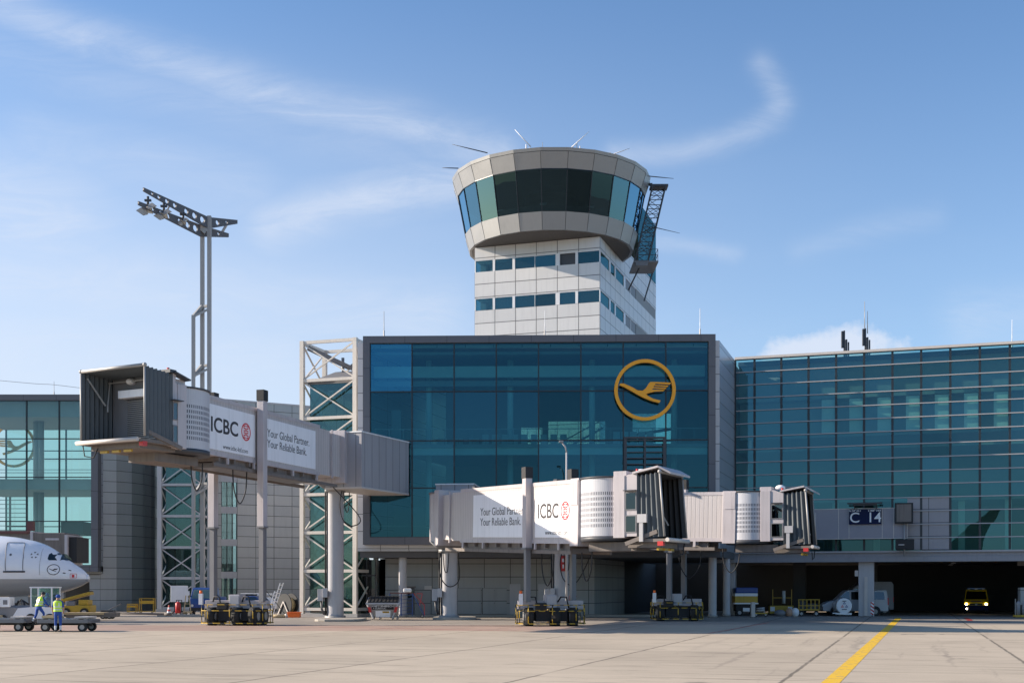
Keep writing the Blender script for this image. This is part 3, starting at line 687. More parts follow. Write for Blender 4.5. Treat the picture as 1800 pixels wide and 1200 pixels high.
mb = MB(); xs = gx(-15, 119.5) - lx0
for x in (xs, xs + 1.75, xs + 3.4): mb.box(x, x + .16, 9.4, 9.55, 4.2, 11.4)
for k in range(9): mb.box(xs, xs + 3.5, 9.45, 9.5, 7.3 + k * .42, 7.36 + k * .42)
mb.build('steel_lattice', 'grey_mid', lb)
mb = MB(); mb.box(lg - 2.9, lg - .9, .5, 3.2, 6.9, 8.1); mb.build('link_box', 'interior_dark', lb)
le = thing('crane_emblem', 'ring and crane emblem seen from behind through the green glass pavilion', 'emblem', (gx(24, 120.9), 120.9, 2.15 + (1032 - 783) / FPX * 120.9))
mt2 = Matrix.Rotation(pi, 4, 'Z') @ mt
curve_mesh('emblem_ring', 'orange_yellow', [circle(eR, 60), circle(eR - .235, 60, rev=True)], ext=.11, mtx=mt2, parent=le)
curve_mesh('crane_figure', 'orange_yellow', [crane_poly(k_)], ext=.10, mtx=mt2, parent=le)
mb = MB(); mb.tube([(0, -.1, 2.1), (0, -.4, 2.1)], .04, 6); mb.tube([(0, -.1, -2.1), (0, -.4, -2.1)], .04, 6); mb.build('bracket', 'dark_steel', le)

# rear wing: curved panel wall, window strip, flat panel wall
rw = thing('rear_wing', 'grey panelled rear wing with a curved corner beside the glass pavilion', 'terminal building', (-37, 111, 0))
wb = (-37, 111)
arc = [(gx(157, 111.2), 111.2), (gx(176, 111.3), 111.3), (gx(205, 111.9), 111.9), (gx(232, 113.1), 113.1), (gx(254, 115.0), 115.0), (gx(272, 117.6), 117.6), (gx(283, 121), 121)]
for k, (p, q) in enumerate(zip(arc, arc[1:])):
    wall('curved_wall', 'wall_panel', p, q, 0, 3.3 if k == 0 else 19.3, .3, rw, wb)
wall('glazed_wall', 'glass_lift', (gx(283, 116), 116), (gx(388, 113.6), 113.6), 0, 19.0, .1, rw, wb)
wall('inner_wall', 'interior', (gx(283, 119.5), 119.5), (gx(388, 117), 117), 0, 18.8, .2, rw, wb)
wp0, wp1 = Vector((gx(385, 112.7), 112.7)), Vector((gx(552, 117.4), 117.4)); wd = (wp1 - wp0); wl = wd.length; wa = atan2(wd.y, wd.x)
wall('panel_wall', 'wall_panel', wp0 + wd * .185, wp1, 0, 19.4, .3, rw, wb)
wall('panel_wall', 'wall_panel', wp0 - wd * .02, wp0 + wd * .022, 0, 19.4, .3, rw, wb)
sx0, sx1 = wl * .022, wl * .185
for z in (0, 3.0, 6.0, 9.0, 11.9, 14.9, 17.9): ws = MB(); ws.box(sx0, sx1, .02, .3, z, z + .62); ws.build('window_band', 'column', rw, (wp0.x - wb[0], wp0.y - wb[1], 0), wa)
zs = [.62, 3.0]; 
for z0, z1 in ((.62, 3.0), (3.62, 6.0), (6.62, 9.0), (9.62, 11.9), (12.52, 14.9), (15.52, 17.9)):
    g = MB(); g.box(sx0, sx1, .12, .15, z0, z1); w_ = g.build('window_pane', 'glass_lift', rw, (wp0.x - wb[0], wp0.y - wb[1], 0), wa)
    g = MB()
    for x in (sx0 + .02, sx0 + .55, sx0 + 1.05, sx1 - .06): g.box(x, x + .05, .05, .11, z0, z1)
    g.build('window_bar', 'mullion', w_)
g = MB(); g.box(sx0, sx1, 1.2, 1.3, 0, 19); g.build('inner_wall', 'interior', rw, (wp0.x - wb[0], wp0.y - wb[1], 0), wa)
mb = MB(); mb.prism([(p[0] - wb[0], p[1] - wb[1]) for p in (arc[1], arc[4], (gx(283, 121.5), 121.5), tuple(wp0 + Vector((0, .5))), tuple(wp1 + Vector((0, .5))), (wp1.x, 135), (-37, 135))], 18.7, 19.0); mb.build('roof', 'roof', rw)
mb = MB(); mb.box(0, wl, -.05, .4, 19.4, 19.55); mb.build('coping', 'column', rw, (wp0.x - wb[0], wp0.y - wb[1], 0), wa)
tag(MB().cb(tuple(at(486, 1042, 111.9)), (.55, .05, .6)).build('info_sign', 'navy', rz=.2), 'small blue notice on the pale rear wall', 'sign')
tag(MB().cb(tuple(at(421, 1026, 110.4)), (.35, .2, .5)).build('wall_lamp', 'coping', rz=.2), 'small beige lamp box on the pale rear wall', 'wall lamp')

# ================= lattice stair and lift towers =================
def lattice_tower(o, ang, w, d, levels, post, label, px_, glass_top, mat='cream', xdep=.095, glassm_='glass_lift'):
    t = thing('lift_tower', label, 'lift tower', (*o, 0), ang, group='steel braced lift towers')
    c = ((0, 0), (w, 0), (w, d), (0, d))
    for x, y in c:
        mb = MB(); mb.box(x - post / 2, x + post / 2, y - post / 2, y + post / 2, 0, levels[0]); mb.build('post', mat, t)
    for z in levels[1:] if False else levels:
        mb = MB(); h = .22; zt = z - .02
        for (x0, y0), (x1, y1) in zip(c, c[1:] + c[:1]):
            a, b_ = Vector((x0, y0, zt - h / 2)), Vector((x1, y1, zt - h / 2)); dd = (b_ - a).normalized() * (post / 2 - .002)
            mb.bar(a + dd, b_ - dd, .18, h)
        mb.build('ring_beam', mat, t)
    for z1, z0 in zip(levels, levels[1:]):
        mb = MB()
        for (x0, y0), (x1, y1) in zip(c, c[1:] + c[:1]):
            a0, b0 = Vector((x0, y0, z0)), Vector((x1, y1, z0)); dd = (b0 - a0).normalized() * post * .5; up = Vector((0, 0, z1 - z0 - .30))
            mb.bar(a0 + dd, b0 - dd + up, xdep, xdep); off = Vector((-(b0 - a0).y, (b0 - a0).x, 0)).normalized() * xdep * .7
            mb.bar(b0 - dd + off, a0 + dd + up + off, xdep, xdep)
        mb.build('cross_brace', mat, t)
    i = .42; g0 = (levels[-1]); 
    xs = [i, (w) / 2 - .3, w / 2 + .3, w - i]
    mb = MB()
    for x in (i, w - i):
        mb.box(x - .01, x + .01, i, d - i, .3, glass_top)
    mb.box(i, w - i, i - .01, i + .01, .3, glass_top); mb.box(i, w - i, d - i - .01, d - i + .01, .3, glass_top)
    mb.build('shaft_glass', glassm_, t)
    mb = MB(); mb.box(w / 2 - .45, w / 2 - .25, d / 2 - .1, d / 2 + .1, 0, glass_top - .3); mb.box(w / 2 + .25, w / 2 + .36, d / 2 - .1, d / 2 + .1, 0, glass_top - .3)
    mb.box(i + .1, w - i - .1, d - i - .5, d - i - .35, 0, glass_top - .4)
    mb.build('guide_rail', 'interior_light' if glassm_ == 'glass_lift' else mat, t)
    mb = MB(); mb.box(i - .1, w - i + .1, i - .1, d - i + .1, glass_top, glass_top + .25)
    mb.add([(i, i, glass_top + .25), (w - i, i, glass_top + .25), (w - i, d - i, glass_top + .25), (i, d - i, glass_top + .25), (w * .42, d * .5, glass_top + 1.1), (w - i, d * .5, glass_top + 1.1)], [(0, 1, 5, 4), (1, 2, 5), (2, 3, 4, 5), (3, 0, 4)])
    mb.build('shaft_roof', 'grey_mid', t)
    mb = MB(); mb.box(-.3, w + .3, -.3, d + .3, 0, .25); mb.build('plinth', 'steel', t)
    return t
lv = [20.15, 17.37, 14.60, 11.83, 9.05, 6.27, 3.48, .70]
bx = Vector((gx(624.5, 88.2), 88.2)); bx0 = bx - D * 4.25
tb = lattice_tower((bx0.x, bx0.y), ra, 4.25, 3.6, lv, .30, 'tall cream steel braced tower beside the blue glass block', 0, 17.0)
mb = MB(); mb.box(4.25 - .5, 5.6, 1.5, 1.8, 18.9, 19.1); mb.box(4.25 - .5, 5.6, 1.5, 1.8, 18.4, 18.6); mb.build('tie_beam', 'cream', tb)
mb = MB(); mb.bar((.3, .3, 19.7), (2.6, 2.6, 18.5), .3); mb.bar((4.0, 3.3, 19.7), (2.6, 2.6, 18.5), .3); mb.tube([(2.2, 2.2, 17.3), (2.2, 2.2, 19.2)], .12, 8); mb.build('roof_frame', 'grey_mid', tb)
la = [18.6, 16.8, 14.07, 11.3, 8.55, 5.8, 3.1, .45]
lattice_tower((gx(281, 107.5), 107.5), .0, 3.75, 4.2, la, .36, 'braced steel tower by the rear wing, left of the panelled wall', 0, 17.8, mat='column')
# entrance under the block at its left corner
en = thing('glazed_entrance', 'dark glazed entrance under the left corner of the blue block', 'entrance', (gx(630, 90.2), 90.2, 0))
mb = MB(); mb.box(0, 1.25, 0, .05, .2, 4.2); mb.build('glass_wall', 'glass_dark', en)
mb = MB()
for x in (0, .62, 1.25): mb.box(x - .03, x + .03, -.02, .1, .2, 4.25)
mb.box(0, 1.28, -.02, .1, 3.0, 3.1); mb.build('frame', 'dark_steel', en)
mb = MB(); mb.box(-.1, 1.5, 2, 2.2, 0, 4.2); mb.box(-.3, 1.6, -.5, .5, 0, .16); mb.build('inner_wall', 'interior_dark', en)

# ================= control tower =================
Cc = Vector((8.07, 112.0)); TW, TD = 12.2, 25.8; A_ = Cc - D * TW
tw = thing('control_tower', 'white clad apron control tower with a wide glazed cab on top', 'control tower', (A_.x, A_.y, 0), ra)
M['tower_panel'] = panel('tower_cladding', (.66, .645, .63), 2.033, 1.235, z0=25.84 - 1.235 * 20, jw=.045, rough=.36, var=.045, joint=.22, streak=.13)
bands = [(0, 28.3), (29.45, 31.93), (33.05, 34.25)]
for z0, z1 in bands:
    mb = MB(); mb.box(0, TW, 0, TD, z0, z1); mb.build('cladding', 'tower_panel', tw)
mb = MB(); mb.box(0, TW, 9.5, TD, 34.25, 35.9); mb.build('cladding', 'tower_panel', tw)
for z0, z1 in ((28.3, 29.45), (31.93, 33.05)):
    mb = MB(); mb.box(1.2, TW - 1.2, 1.2, TD - .2, z0, z1); mb.box(.05, .6, 1.5, TD - .3, z0, z1); mb.box(TW - .35, TW - .03, 15.5, TD - .03, z0, z1); mb.build('core', 'interior', tw)
    segs = [(.1, 1.8), (2.02, 3.75), (4.0, 5.93), (5.97, 7.95), (8.35, 9.85), (10.1, 12.12)]
    up = z0 > 30
    for q, (a, b_) in enumerate(segs):
        g = MB()
        if up and q == 4: g.box(a, b_, .2, .24, z0 + .04, z1 - .04); g.build('louvre', 'dark_steel', tw)
        else: g.box(a, b_, .07, .09, z0 + .03, z1 - .03); g.build('window_pane', 'glass_tower', tw)
    mb = MB(); e = [0] + [v for s_ in segs for v in s_] + [TW]
    for a, b_ in zip(e[0::2], e[1::2]): mb.box(a, b_, .02, .2, z0, z1) if b_ - a < 1 else None
    mb.box(0, TW, .015, .1, z1 - .06, z1 - .002)
    mb.build('window_frame', 'white', tw)
    s2 = [(.1, 3.7), (4.25, 5.9), (6.4, 9.8)]
    for a, b_ in s2:
        g = MB(); g.box(TW - .09, TW - .07, a, b_, z0 + .03, z1 - .03); g.build('window_pane', 'glass_tower', tw)
    g = MB(); g.box(TW - .12, TW - .06, 10.6, 12.9, z0 + .05, z1 - .05); g.box(TW - .12, TW - .06, 13.05, 15.4, z0 + .05, z1 - .05); g.build('louvre', 'grey_mid', tw)
    mb = MB()
    for a, b_ in ((3.7, 4.25), (5.9, 6.4), (9.8, 10.6), (12.9, 13.05)): mb.box(TW - .2, TW - .02, a, b_, z0, z1)
    mb.box(TW - .1, TW - .015, .12, 15.4, z1 - .06, z1 - .002); mb.build('window_frame', 'white', tw)
g = MB(); g.box(3, TW - .04, 16.6, TD - .04, 35.92, 42.5); g.build('plant_room', 'interior_dark', tw)
for k in range(5):
    g = MB(); g.box(TW + .0, TW + .02, 16.5 + k * 1.85, 16.5 + (k + 1) * 1.85 - .06, 35.95, 42.4); g.build('window_pane', 'glass_tower', tw)
g = MB(); g.box(3, TW, 16.5, 16.56, 35.92, 42.5); g.build('glazed_end', 'glass_tower', tw)
# cab on top: 24 facets
cx_, cy_ = 6.22, 4.47; a0 = R(-97.5)
def cabpart(name, prof, mat, **k):
    mb = MB(); mb.ring(prof, 24, a0); return mb.build(name, mat, tw, (cx_, cy_, 0), -ra, **k)
r0, r1, r2, r3 = 9.5, 9.03, 8.33, 7.9; z0_, z1_, z2_, z3_ = 40.88, 39.5, 35.9, 34.36
cabpart('upper_fascia', [(r1 - .3, z1_ - .02), (r1, z1_), (r0, z0_), (r0 - .5, z0_)], 'cab_panel')
cabpart('roof_edge', [(r0 - .5, z0_ + .06), (r0 - .02, z0_ + .06), (r0 + .06, 41.22), (r0 - .3, 41.22), (r0 - .4, 40.9)], 'cab_panel')
cabpart('roof', [(r0 - .35, 41.0), (.05, 41.1)], 'roof')
cabpart('lower_fascia', [(r3 - .25, z3_), (r3, z3_), (r2, z2_), (r2 - .3, z2_ + .02)], 'cab_panel')
cabpart('soffit', [(r3 - .26, z3_ - .0), (r3 - .3, z3_ - .06), (.1, z3_ - .07)], 'soffit')
cabpart('cab_floor', [(r2 - .32, z2_ - .1), (.1, z2_ - .1)], 'interior_dark')
cabpart('cab_ceiling', [(r1 - .32, z1_ + .02), (.1, z1_ + .02)], 'interior_dark')
cabpart('desk_ring', [(r2 - .6, z2_), (r2 - .6, z2_ + .75), (r2 - 1.4, z2_ + .8), (r2 - 1.4, z2_)], 'interior_dark')
mb = MB(); mb.tube([(0, 0, z2_), (0, 0, z1_)], 2.6, 20); mb.build('cab_core', 'interior_dark', tw, (cx_, cy_, 0))
ct = Matrix.Identity(4)
for k in range(24):
    a, b_ = a0 + 2 * pi * k / 24, a0 + 2 * pi * (k + 1) / 24
    g = MB(); rr0, rr1 = r2 - .06, r1 - .06
    pts = [(rr0 * cos(a), rr0 * sin(a), z2_), (rr0 * cos(b_), rr0 * sin(b_), z2_), (rr1 * cos(b_), rr1 * sin(b_), z1_), (rr1 * cos(a), rr1 * sin(a), z1_)]
    g.add(pts, [(0, 1, 2, 3)]); g.build('cab_window', 'glass_cab', tw, (cx_, cy_, 0), -ra)
for k in range(24):
    a = a0 + 2 * pi * k / 24; mb = MB()
    mb.bar(((r2 - .04) * cos(a), (r2 - .04) * sin(a), z2_ + .01), ((r1 - .04) * cos(a), (r1 - .04) * sin(a), z1_ - .01), .07, .12)
    for (ra_, za), (rb_, zb) in (((r1 + .004, z1_ + .02), (r0 + .004, z0_ - .02)), ((r3 + .004, z3_ + .02), (r2 + .004, z2_ - .02))):
        mb.bar((ra_ * cos(a), ra_ * sin(a), za), (rb_ * cos(a), rb_ * sin(a), zb), .035, .02)
    mb.build('cab_mullion', 'mullion', tw, (cx_, cy_, 0), -ra)
cabpart('drip_line', [(r1 + .02, z1_ - .03), (r1 + .02, z1_ + .03)], 'mullion'); cabpart('roof_joint', [(r0 - .1, z0_ + .001), (r0 - .1, z0_ + .059)], 'mullion')
cw = Vector((3.77, 118.1))
# chairs and screens hinted in the cab
mb = MB()
for a in range(0, 360, 40): mb.box(6.6 * cos(R(a)) - .3, 6.6 * cos(R(a)) + .3, 6.6 * sin(R(a)) - .05, 6.6 * sin(R(a)) + .05, z2_ + .8, z2_ + 1.3)
mb.build('cab_monitors', 'interior', tw, (cx_, cy_, 0))

# service lattice with platform on the cab's right side
lt = thing('access_lattice', 'dark steel access lattice leaning on the right side of the control tower cab', 'access lattice', (12.9, 117.2, 33.0))
top, bot = Vector((1.1, -.3, 7.25)), Vector((-.55, -.3, .2))
hw = .62
def q4(c): return [c + Vector((sx * hw, sy * hw, 0)) for sx, sy in ((-1, -1), (1, -1), (1, 1), (-1, 1))]
tq, bq = q4(top), q4(bot)
mb = MB()
for a, b_ in zip(tq, bq): mb.bar(a, b_, .11)
mb.build('chord_frame', 'dark_steel', lt)
mb = MB(); n_ = 8
for i in range(n_ + 1):
    f = i / n_; q = [b_.lerp(a, f) for a, b_ in zip(tq, bq)]
    for k in range(4): mb.bar(q[k], q[(k + 1) % 4], .06)
    if i < n_:
        q2 = [b_.lerp(a, (i + 1) / n_) for a, b_ in zip(tq, bq)]
        for k in range(4): mb.bar(q[k], q2[(k + 1) % 4], .045); mb.bar(q[(k + 1) % 4], q2[k], .045) if i % 2 else None
mb.build('bracing', 'dark_steel', lt)
mb = MB(); mb.box(.3, 1.95, -1.0, .4, 7.25, 7.45); mb.box(.2, .5, -.5, -.2, 7.5, 7.7); mb.build('head_plate', 'dark_steel', lt)
mb = MB(); mb.box(-1.35, 1.0, -1.1, 3.2, .0, .14); mb.box(-1.15, .0, -1.2, -.3, -.35, .0); mb.build('platform', 'grey_mid', lt)
mb = MB()
for x, y in ((-1.3, -1.05), (.95, -1.05), (.95, .4), (.95, 1.8), (.95, 3.1)): mb.bar((x, y, .14), (x, y, 1.25), .05)
for z in (.7, 1.25): mb.bar((-1.3, -1.05, z), (.95, -1.05, z), .04); mb.bar((.95, -1.05, z), (.95, 3.1, z), .04)
mb.build('railing', 'dark_steel', lt)
mb = MB(); mb.bar((.9, 3.0, .0), (.0, 2.2, -2.9), .10); mb.bar((-.6, .6, .0), (-1.6, 1.6, -2.0), .10); mb.build('strut', 'dark_steel', lt)

# antennas
ag = 'aerials on the control tower'
def aerial(post, rod, lab, th=.035, h=1.0, mat='white'):
    """post: pixel foot; rod: two pixel ends, all at the depth of that part of the roof edge"""
    (px, py, Y) = post; f = at(px, py, Y); f.z = 41.2 if py < 330 else f.z
    t = thing('roof_aerial', lab, 'aerial', tuple(f), group=ag)
    mb = MB(); mb.tube([(0, 0, -.3), (0, 0, h)], .06, 8); mb.tube([(.3, .2, -.3), (.3, .2, h * .7)], .05, 8); mb.build('post', mat, t)
    (x0, y0), (x1, y1) = rod; a = at(x0, y0, Y) - f; b_ = at(x1, y1, Y) - f
    m_ = a.lerp(b_, .5)
    mb = MB(); mb.tube([a, m_, b_], [.05, .045, .02], 6); mb.build('rod', 'dark_steel' if mat == 'steel' else mat, t)
aerial((850, 268, 114), ((857, 269), (795, 254)), 'aerial with a long dark rod slanting left from the cab roof edge', mat='steel', h=.6)
aerial((807, 300, 117), ((806, 296), (777, 295)), 'aerial with a level rod at the far left edge of the cab roof', mat='steel', h=.3)
aerial((925, 259, 110), ((933, 258), (905, 228)), 'aerial pair of white posts with a rod rising to the left', h=.75)
aerial((1014, 261, 110), ((1005, 259), (1036, 231)), 'white aerial with a rod rising to the right above the cab front', h=.95)
aerial((1083, 278, 112), ((1070, 274), (1107, 261)), 'cluster of white aerial posts near the right of the cab roof', h=.5)
aerial((1130, 309, 116), ((1132, 309), (1184, 314)), 'aerial with a thin level rod at the right edge of the cab roof', mat='steel', h=.2)
t = thing('roof_aerial', 'thin dark rod sticking out from the tower back above the platform', 'aerial', (15.7, 135.5, 42.0), group=ag)
mb = MB(); mb.tube([(0, 0, -.2), (.1, 0, 0), (2.9, 0, -.65)], [.06, .05, .02], 6); mb.build('rod', 'dark_steel', t)
t = thing('roof_box', 'small white plant box on the cab roof', 'plant box', (8.3, 113.5, 41.05), -.3)
mb = MB(); mb.box(-.9, .9, -.5, .5, 0, 1.05); mb.build('box', 'white', t); mb = MB(); mb.box(-1, 1, -.6, .6, 1.05, 1.12); mb.build('lid', 'coping', t)
for px, y0, y1, Y, zb, lab in ((675, 547, 592, 90, None, 'thin rod aerial on the block roof near its left end'), (957.5, 546, 591, 96, None, 'white rod aerial in front of the control tower windows'),
                               (1230.5, 542, 590, 92, None, 'thin white rod aerial on the block roof near its right end'), (1096.5, 600, 680, 85.2, None, None), (1779, 562, 612, 90, None, 'white rod aerial on the roof of the teal wing'),
                               (95, 670, 695, 112, None, 'thin rod aerial on the glass pavilion roof'), (953.5, 250, 262, 110, None, 'short rod at the front edge of the cab roof')):
    if lab is None: continue
    b_ = at(px, y1, Y); tp = at(px, y0, Y)
    t = thing('rod_aerial', lab, 'aerial', tuple(b_), group='thin rod aerials on the roofs'); h = tp.z - b_.z
    mb = MB(); mb.tube([(0, 0, -.7), (0, 0, h)], [.035, .018], 6); mb.build('rod', 'white' if 'white' in lab else 'steel', t)
    mb = MB(); mb.tube([(0, 0, -.7), (0, 0, h * .25)], .055, 6); mb.build('sleeve', 'coping', t)
for px, y0, y1, Y, n_, lab in ((1484, 581, 622, 96, 1, 'short dark mobile phone aerial on the wing roof'), (1521, 577, 622, 95.5, 2, 'tall dark mobile phone aerial with two rods on the wing roof')):
    b_ = at(px, y1, Y); h = (y1 - y0) / FPX * Y; t = thing('phone_mast', lab, 'phone mast', (b_.x, b_.y, 19.5)); hh = b_.z + h - 19.5
    mb = MB(); mb.tube([(0, 0, 0), (0, 0, hh)], .07, 8); mb.build('pole', 'dark_steel', t)
    mb = MB(); mb.box(-.22, -.08, -.1, .1, hh - 1.35, hh - .05); mb.box(.1, .22, -.1, .1, .2, hh - .7); mb.box(.28, .38, -.05, .05, .1, hh - .9); mb.build('aerial_panel', 'dark_steel', t)
    for q in range(n_ if n_ > 1 else 0):
        mb = MB(); mb.tube([(-.05 + q * .22, 0, hh - .4), (-.05 + q * .22, 0, hh + 2.1 - q * .75)], [.035, .02], 6); mb.build('rod', 'steel', t)
# ================= passenger bridges =================
def curvy(P, n=6):
    P = [Vector(p) for p in P]; out = []
    for i in range(len(P) - 1):
        p0, p1, p2, p3 = P[max(i - 1, 0)], P[i], P[i + 1], P[min(i + 2, len(P) - 1)]
        for k in range(n):
            t = k / n; out.append(.5 * ((2 * p1) + (p2 - p0) * t + (2 * p0 - 5 * p1 + 4 * p2 - p3) * t * t + (3 * p1 - p0 - 3 * p2 + p3) * t ** 3))
    return out + [P[-1]]
def icbc_emblem(parent, mtx, r):
    """red ring with the square meander figure"""
    m2 = mtx
    curve_mesh('emblem_ring', 'ad_red', [circle(r, 48), circle(r * .84, 48, rev=True)], ext=.004, mtx=m2, parent=parent)
    u = r * .128; segs = []
    def bar(x0, y0, x1, y1): segs.append([(x0 * u, y0 * u), (x1 * u, y0 * u), (x1 * u, y1 * u), (x0 * u, y1 * u)])
    def digit(cx_, cy_, five):
        w, h, t_ = 1.75, 2.15, .52
        for yy in (-h, 0, h): bar(cx_ - w, cy_ + yy - t_ / 1, cx_ + w, cy_ + yy + t_ / 1) if False else bar(cx_ - w, cy_ + yy - t_, cx_ + w, cy_ + yy + t_)
        l, r_ = (cx_ - w, cx_ - w + 2 * t_), (cx_ + w - 2 * t_, cx_ + w)
        up, dn = (l, r_) if five else (r_, l)
        bar(up[0], cy_ + t_, up[1], cy_ + h - t_); bar(dn[0], cy_ - h + t_, dn[1], cy_ - t_)
    digit(-2.25, 3.0, True); digit(2.25, 3.0, False); digit(-2.25, -3.0, False); digit(2.25, -3.0, True)
    curve_mesh('emblem_figure', 'ad_red', segs, ext=.004, mtx=m2, parent=parent)

def make_bridge(label, rot_c, cab_c, cab_f, side, zt, zb, zt1, zb1, panels, ends, posts, bogie, cablen, ch0, ch1, cw, cyl_r, text_dir, interior=False, col_h=None, rot_r=1.3, small=False):
    """rot_c: rotunda xy, cab_c: cab rotunda xy, cab_f: facing of the docking opening, side: +1/-1 local side with the posters
       zt/zb tunnel top and bottom at the rotunda, zt1/zb1 at the cab"""
    rc, cc = Vector(rot_c), Vector(cab_c); d = cc - rc; L = d.length; az = atan2(d.y, d.x)
    t = thing('passenger_bridge', label, 'passenger bridge', (rc.x, rc.y, 0), group='passenger boarding bridges')
    pit = atan2(zt1 - zt, L)
    # column and rotunda
    mb = MB(); mb.tube([(0, 0, .1), (0, 0, zb - .55)], .57, 32, cap=False); mb.build('support_column', 'column', t)
    for za_, zc_ in ((0, .28), (zb - .75, zb - .52)): mb = MB(); mb.tube([(0, 0, za_), (0, 0, zc_)], .7, 32); mb.build('column_flange', 'steel', t)
    mb = MB(); mb.tube([(0, 0, zb - .5), (0, 0, zb - .02)], [.8, rot_r], 32); mb.build('rotunda_base', 'grey_mid', t)
    mb = MB(); mb.ring([(rot_r, zb - .02), (rot_r, zt - .08)], 40, smooth=True); mb.build('rotunda', 'bridge_grey', t)
    mb = MB(); mb.tube([(0, 0, zt - .08), (0, 0, zt + .02)], rot_r + .05, 40); mb.build('rotunda_roof', 'grey_mid', t)
    def part(mb, name, mat, x=0.0, label=None, bevel=0, parent=t, tilt=True):
        z = (zt1 - zt) * x / L
        o = mb.build(name, mat, parent, bevel=bevel, label=label)
        o.rotation_euler = (0, -pit if tilt else 0, az); o.location = (0, 0, 0); o.rotation_mode = 'XYZ'
        return o
    hw = 1.25
    # tunnel sections in the tunnel frame; z given for the rotunda end and sloped by the pitch
    for name, x0, x1, w, dt, db in (('inner_tunnel', rot_r * .6, 4.6, hw - .12, -.22, .10), ('inner_tunnel', 3.2, 4.75, hw - .05, -.12, .04)):
        mb = MB(); mb.box(x0, x1, -w, w, zb + db, zt + dt); part(mb, name, 'bridge_corr')
    mb = MB(); mb.box(4.75, L - cyl_r * .55, -hw, hw, zb, zt); part(mb, 'outer_tunnel', 'bridge_corr')
    mb = MB(); mb.box(4.7, L - cyl_r * .6, -hw - .03, hw + .03, zt - .16, zt + .05); mb.box(4.7, L - cyl_r * .6, -hw - .03, hw + .03, zb - .06, zb + .16)
    part(mb, 'edge_rail', 'bridge_grey')
    # portal frame near rotunda
    mb = MB(); mb.box(rot_r * .55, rot_r * .55 + .75, -hw - .22, hw + .22, zb - .28, zt + .12); part(mb, 'rotunda_portal', 'bridge_grey', bevel=.02)
    mb = MB(); mb.box(3.0, 3.1, -hw - .1, -hw + .02, zb - .1, zt - .05); mb.box(3.0, 3.1, hw - .02, hw + .1, zb - .1, zt - .05); part(mb, 'stop_bar', 'bridge_grey')
    # underframe
    mb = MB()
    for s_ in (-1, 1):
        mb.box(2.2, L - 2.0, s_ * hw - .12 if s_ > 0 else -hw, s_ * hw if s_ > 0 else -hw + .12, zb - .62, zb - .42)
        mb.box(4.8, L - 2.5, s_ * (hw - .3) - .08, s_ * (hw - .3) + .08, zb - .42, zb - .062)
    k = 5.2
    while k < L - 2.4: mb.box(k, k + .14, -hw, hw, zb - .30, zb - .065); k += 1.6
    part(mb, 'underframe', 'brown')
    mb = MB(); mb.box(5.0, L - 3.2, -.75, .75, zb - .56, zb - .30); part(mb, 'cable_tray', 'grey_mid')
    for x in (5.1, 8.2, L - 6.2, L - 3.4):
        mb = MB(); mb.box(x, x + .16, side * (hw + .03) - .04, side * (hw + .03) + .05, zb - .40, zb - .055)
        part(mb, 'hanger', 'bridge_grey')
    for x in (5.4, L - 5.0, L - 8.6):
        mb = MB(); mb.box(x, x + .4, side * .7 - .1, side * .7 + .1, zt + .05, zt + .2); part(mb, 'roof_lamp', 'dark_steel')
    # advert panels
    up = Vector((-sin(pit) * cos(az), -sin(pit) * sin(az), cos(pit))); ax = Vector((cos(pit) * cos(az), cos(pit) * sin(az), sin(pit)))
    nrm = Vector((-sin(az), cos(az), 0)) * side
    def surf(x, z, off): return ax * x + up * z + nrm * (hw + off)
    for kind, x0, x1 in panels:
        za, zc = zb + .27, zt - .34 if zt - zb < 3.0 else zt - .4
        mb = MB(); y0, y1 = sorted((side * (hw + .002), side * (hw + .028))); mb.box(x0, x1, y0, y1, za, zc)
        p = part(mb, 'advert_panel', 'ad_white', label='white advert panel with the %s' % ('large bank name and red emblem' if kind == 'logo' else 'two line slogan'))
        td = ax * text_dir; xm, zm, h, w = (x0 + x1) / 2, (za + zc) / 2, zc - za, x1 - x0
        inv = p.matrix_basis.inverted()
        def lm(xo, zo): return inv @ fmtx(surf(xm + xo * text_dir, zm + zo, .034), td, up)
        if kind == 'logo':
            curve_mesh('lettering', 'ink', text='ICBC', size=1.12, ext=.004, mtx=lm(-w * .15, h * .04), parent=p, fat=.018, sx=w / 4.35)
            icbc_emblem(p, lm(w * .30, h * .05), .50)
            curve_mesh('lettering', 'ink_grey', text='www.icbc-ltd.com', size=.36, ext=.004, mtx=lm(w * .08, -h * .40), parent=p)
        else:
            curve_mesh('lettering', 'ink_grey', text='Your Global Partner.\nYour Reliable Bank.', size=.66, ext=.004, mtx=lm(-w * .48 + (.50 if text_dir < 0 else .95), h * (.02 if text_dir < 0 else -.03)), parent=p, align='LEFT', spacing=.93, sx=(w * .80) / 5.75)
    # end frame with shutter box
    e0, e1 = ends
    mb = MB(); mb.box(e0, e1, -hw - .2, hw + .2, zb - .18, zt + .08); part(mb, 'end_frame', 'bridge_grey', bevel=.02)
    mb = MB(); y0, y1 = sorted((side * (hw + .20), side * (hw + .235))); mb.box(e0 + .12, e1 - .05, y0, y1, zb + 1.95, zt - .02); part(mb, 'service_cover', 'bridge_grey')
    # lifting posts
    px, top_z, sep, low, yoff = posts
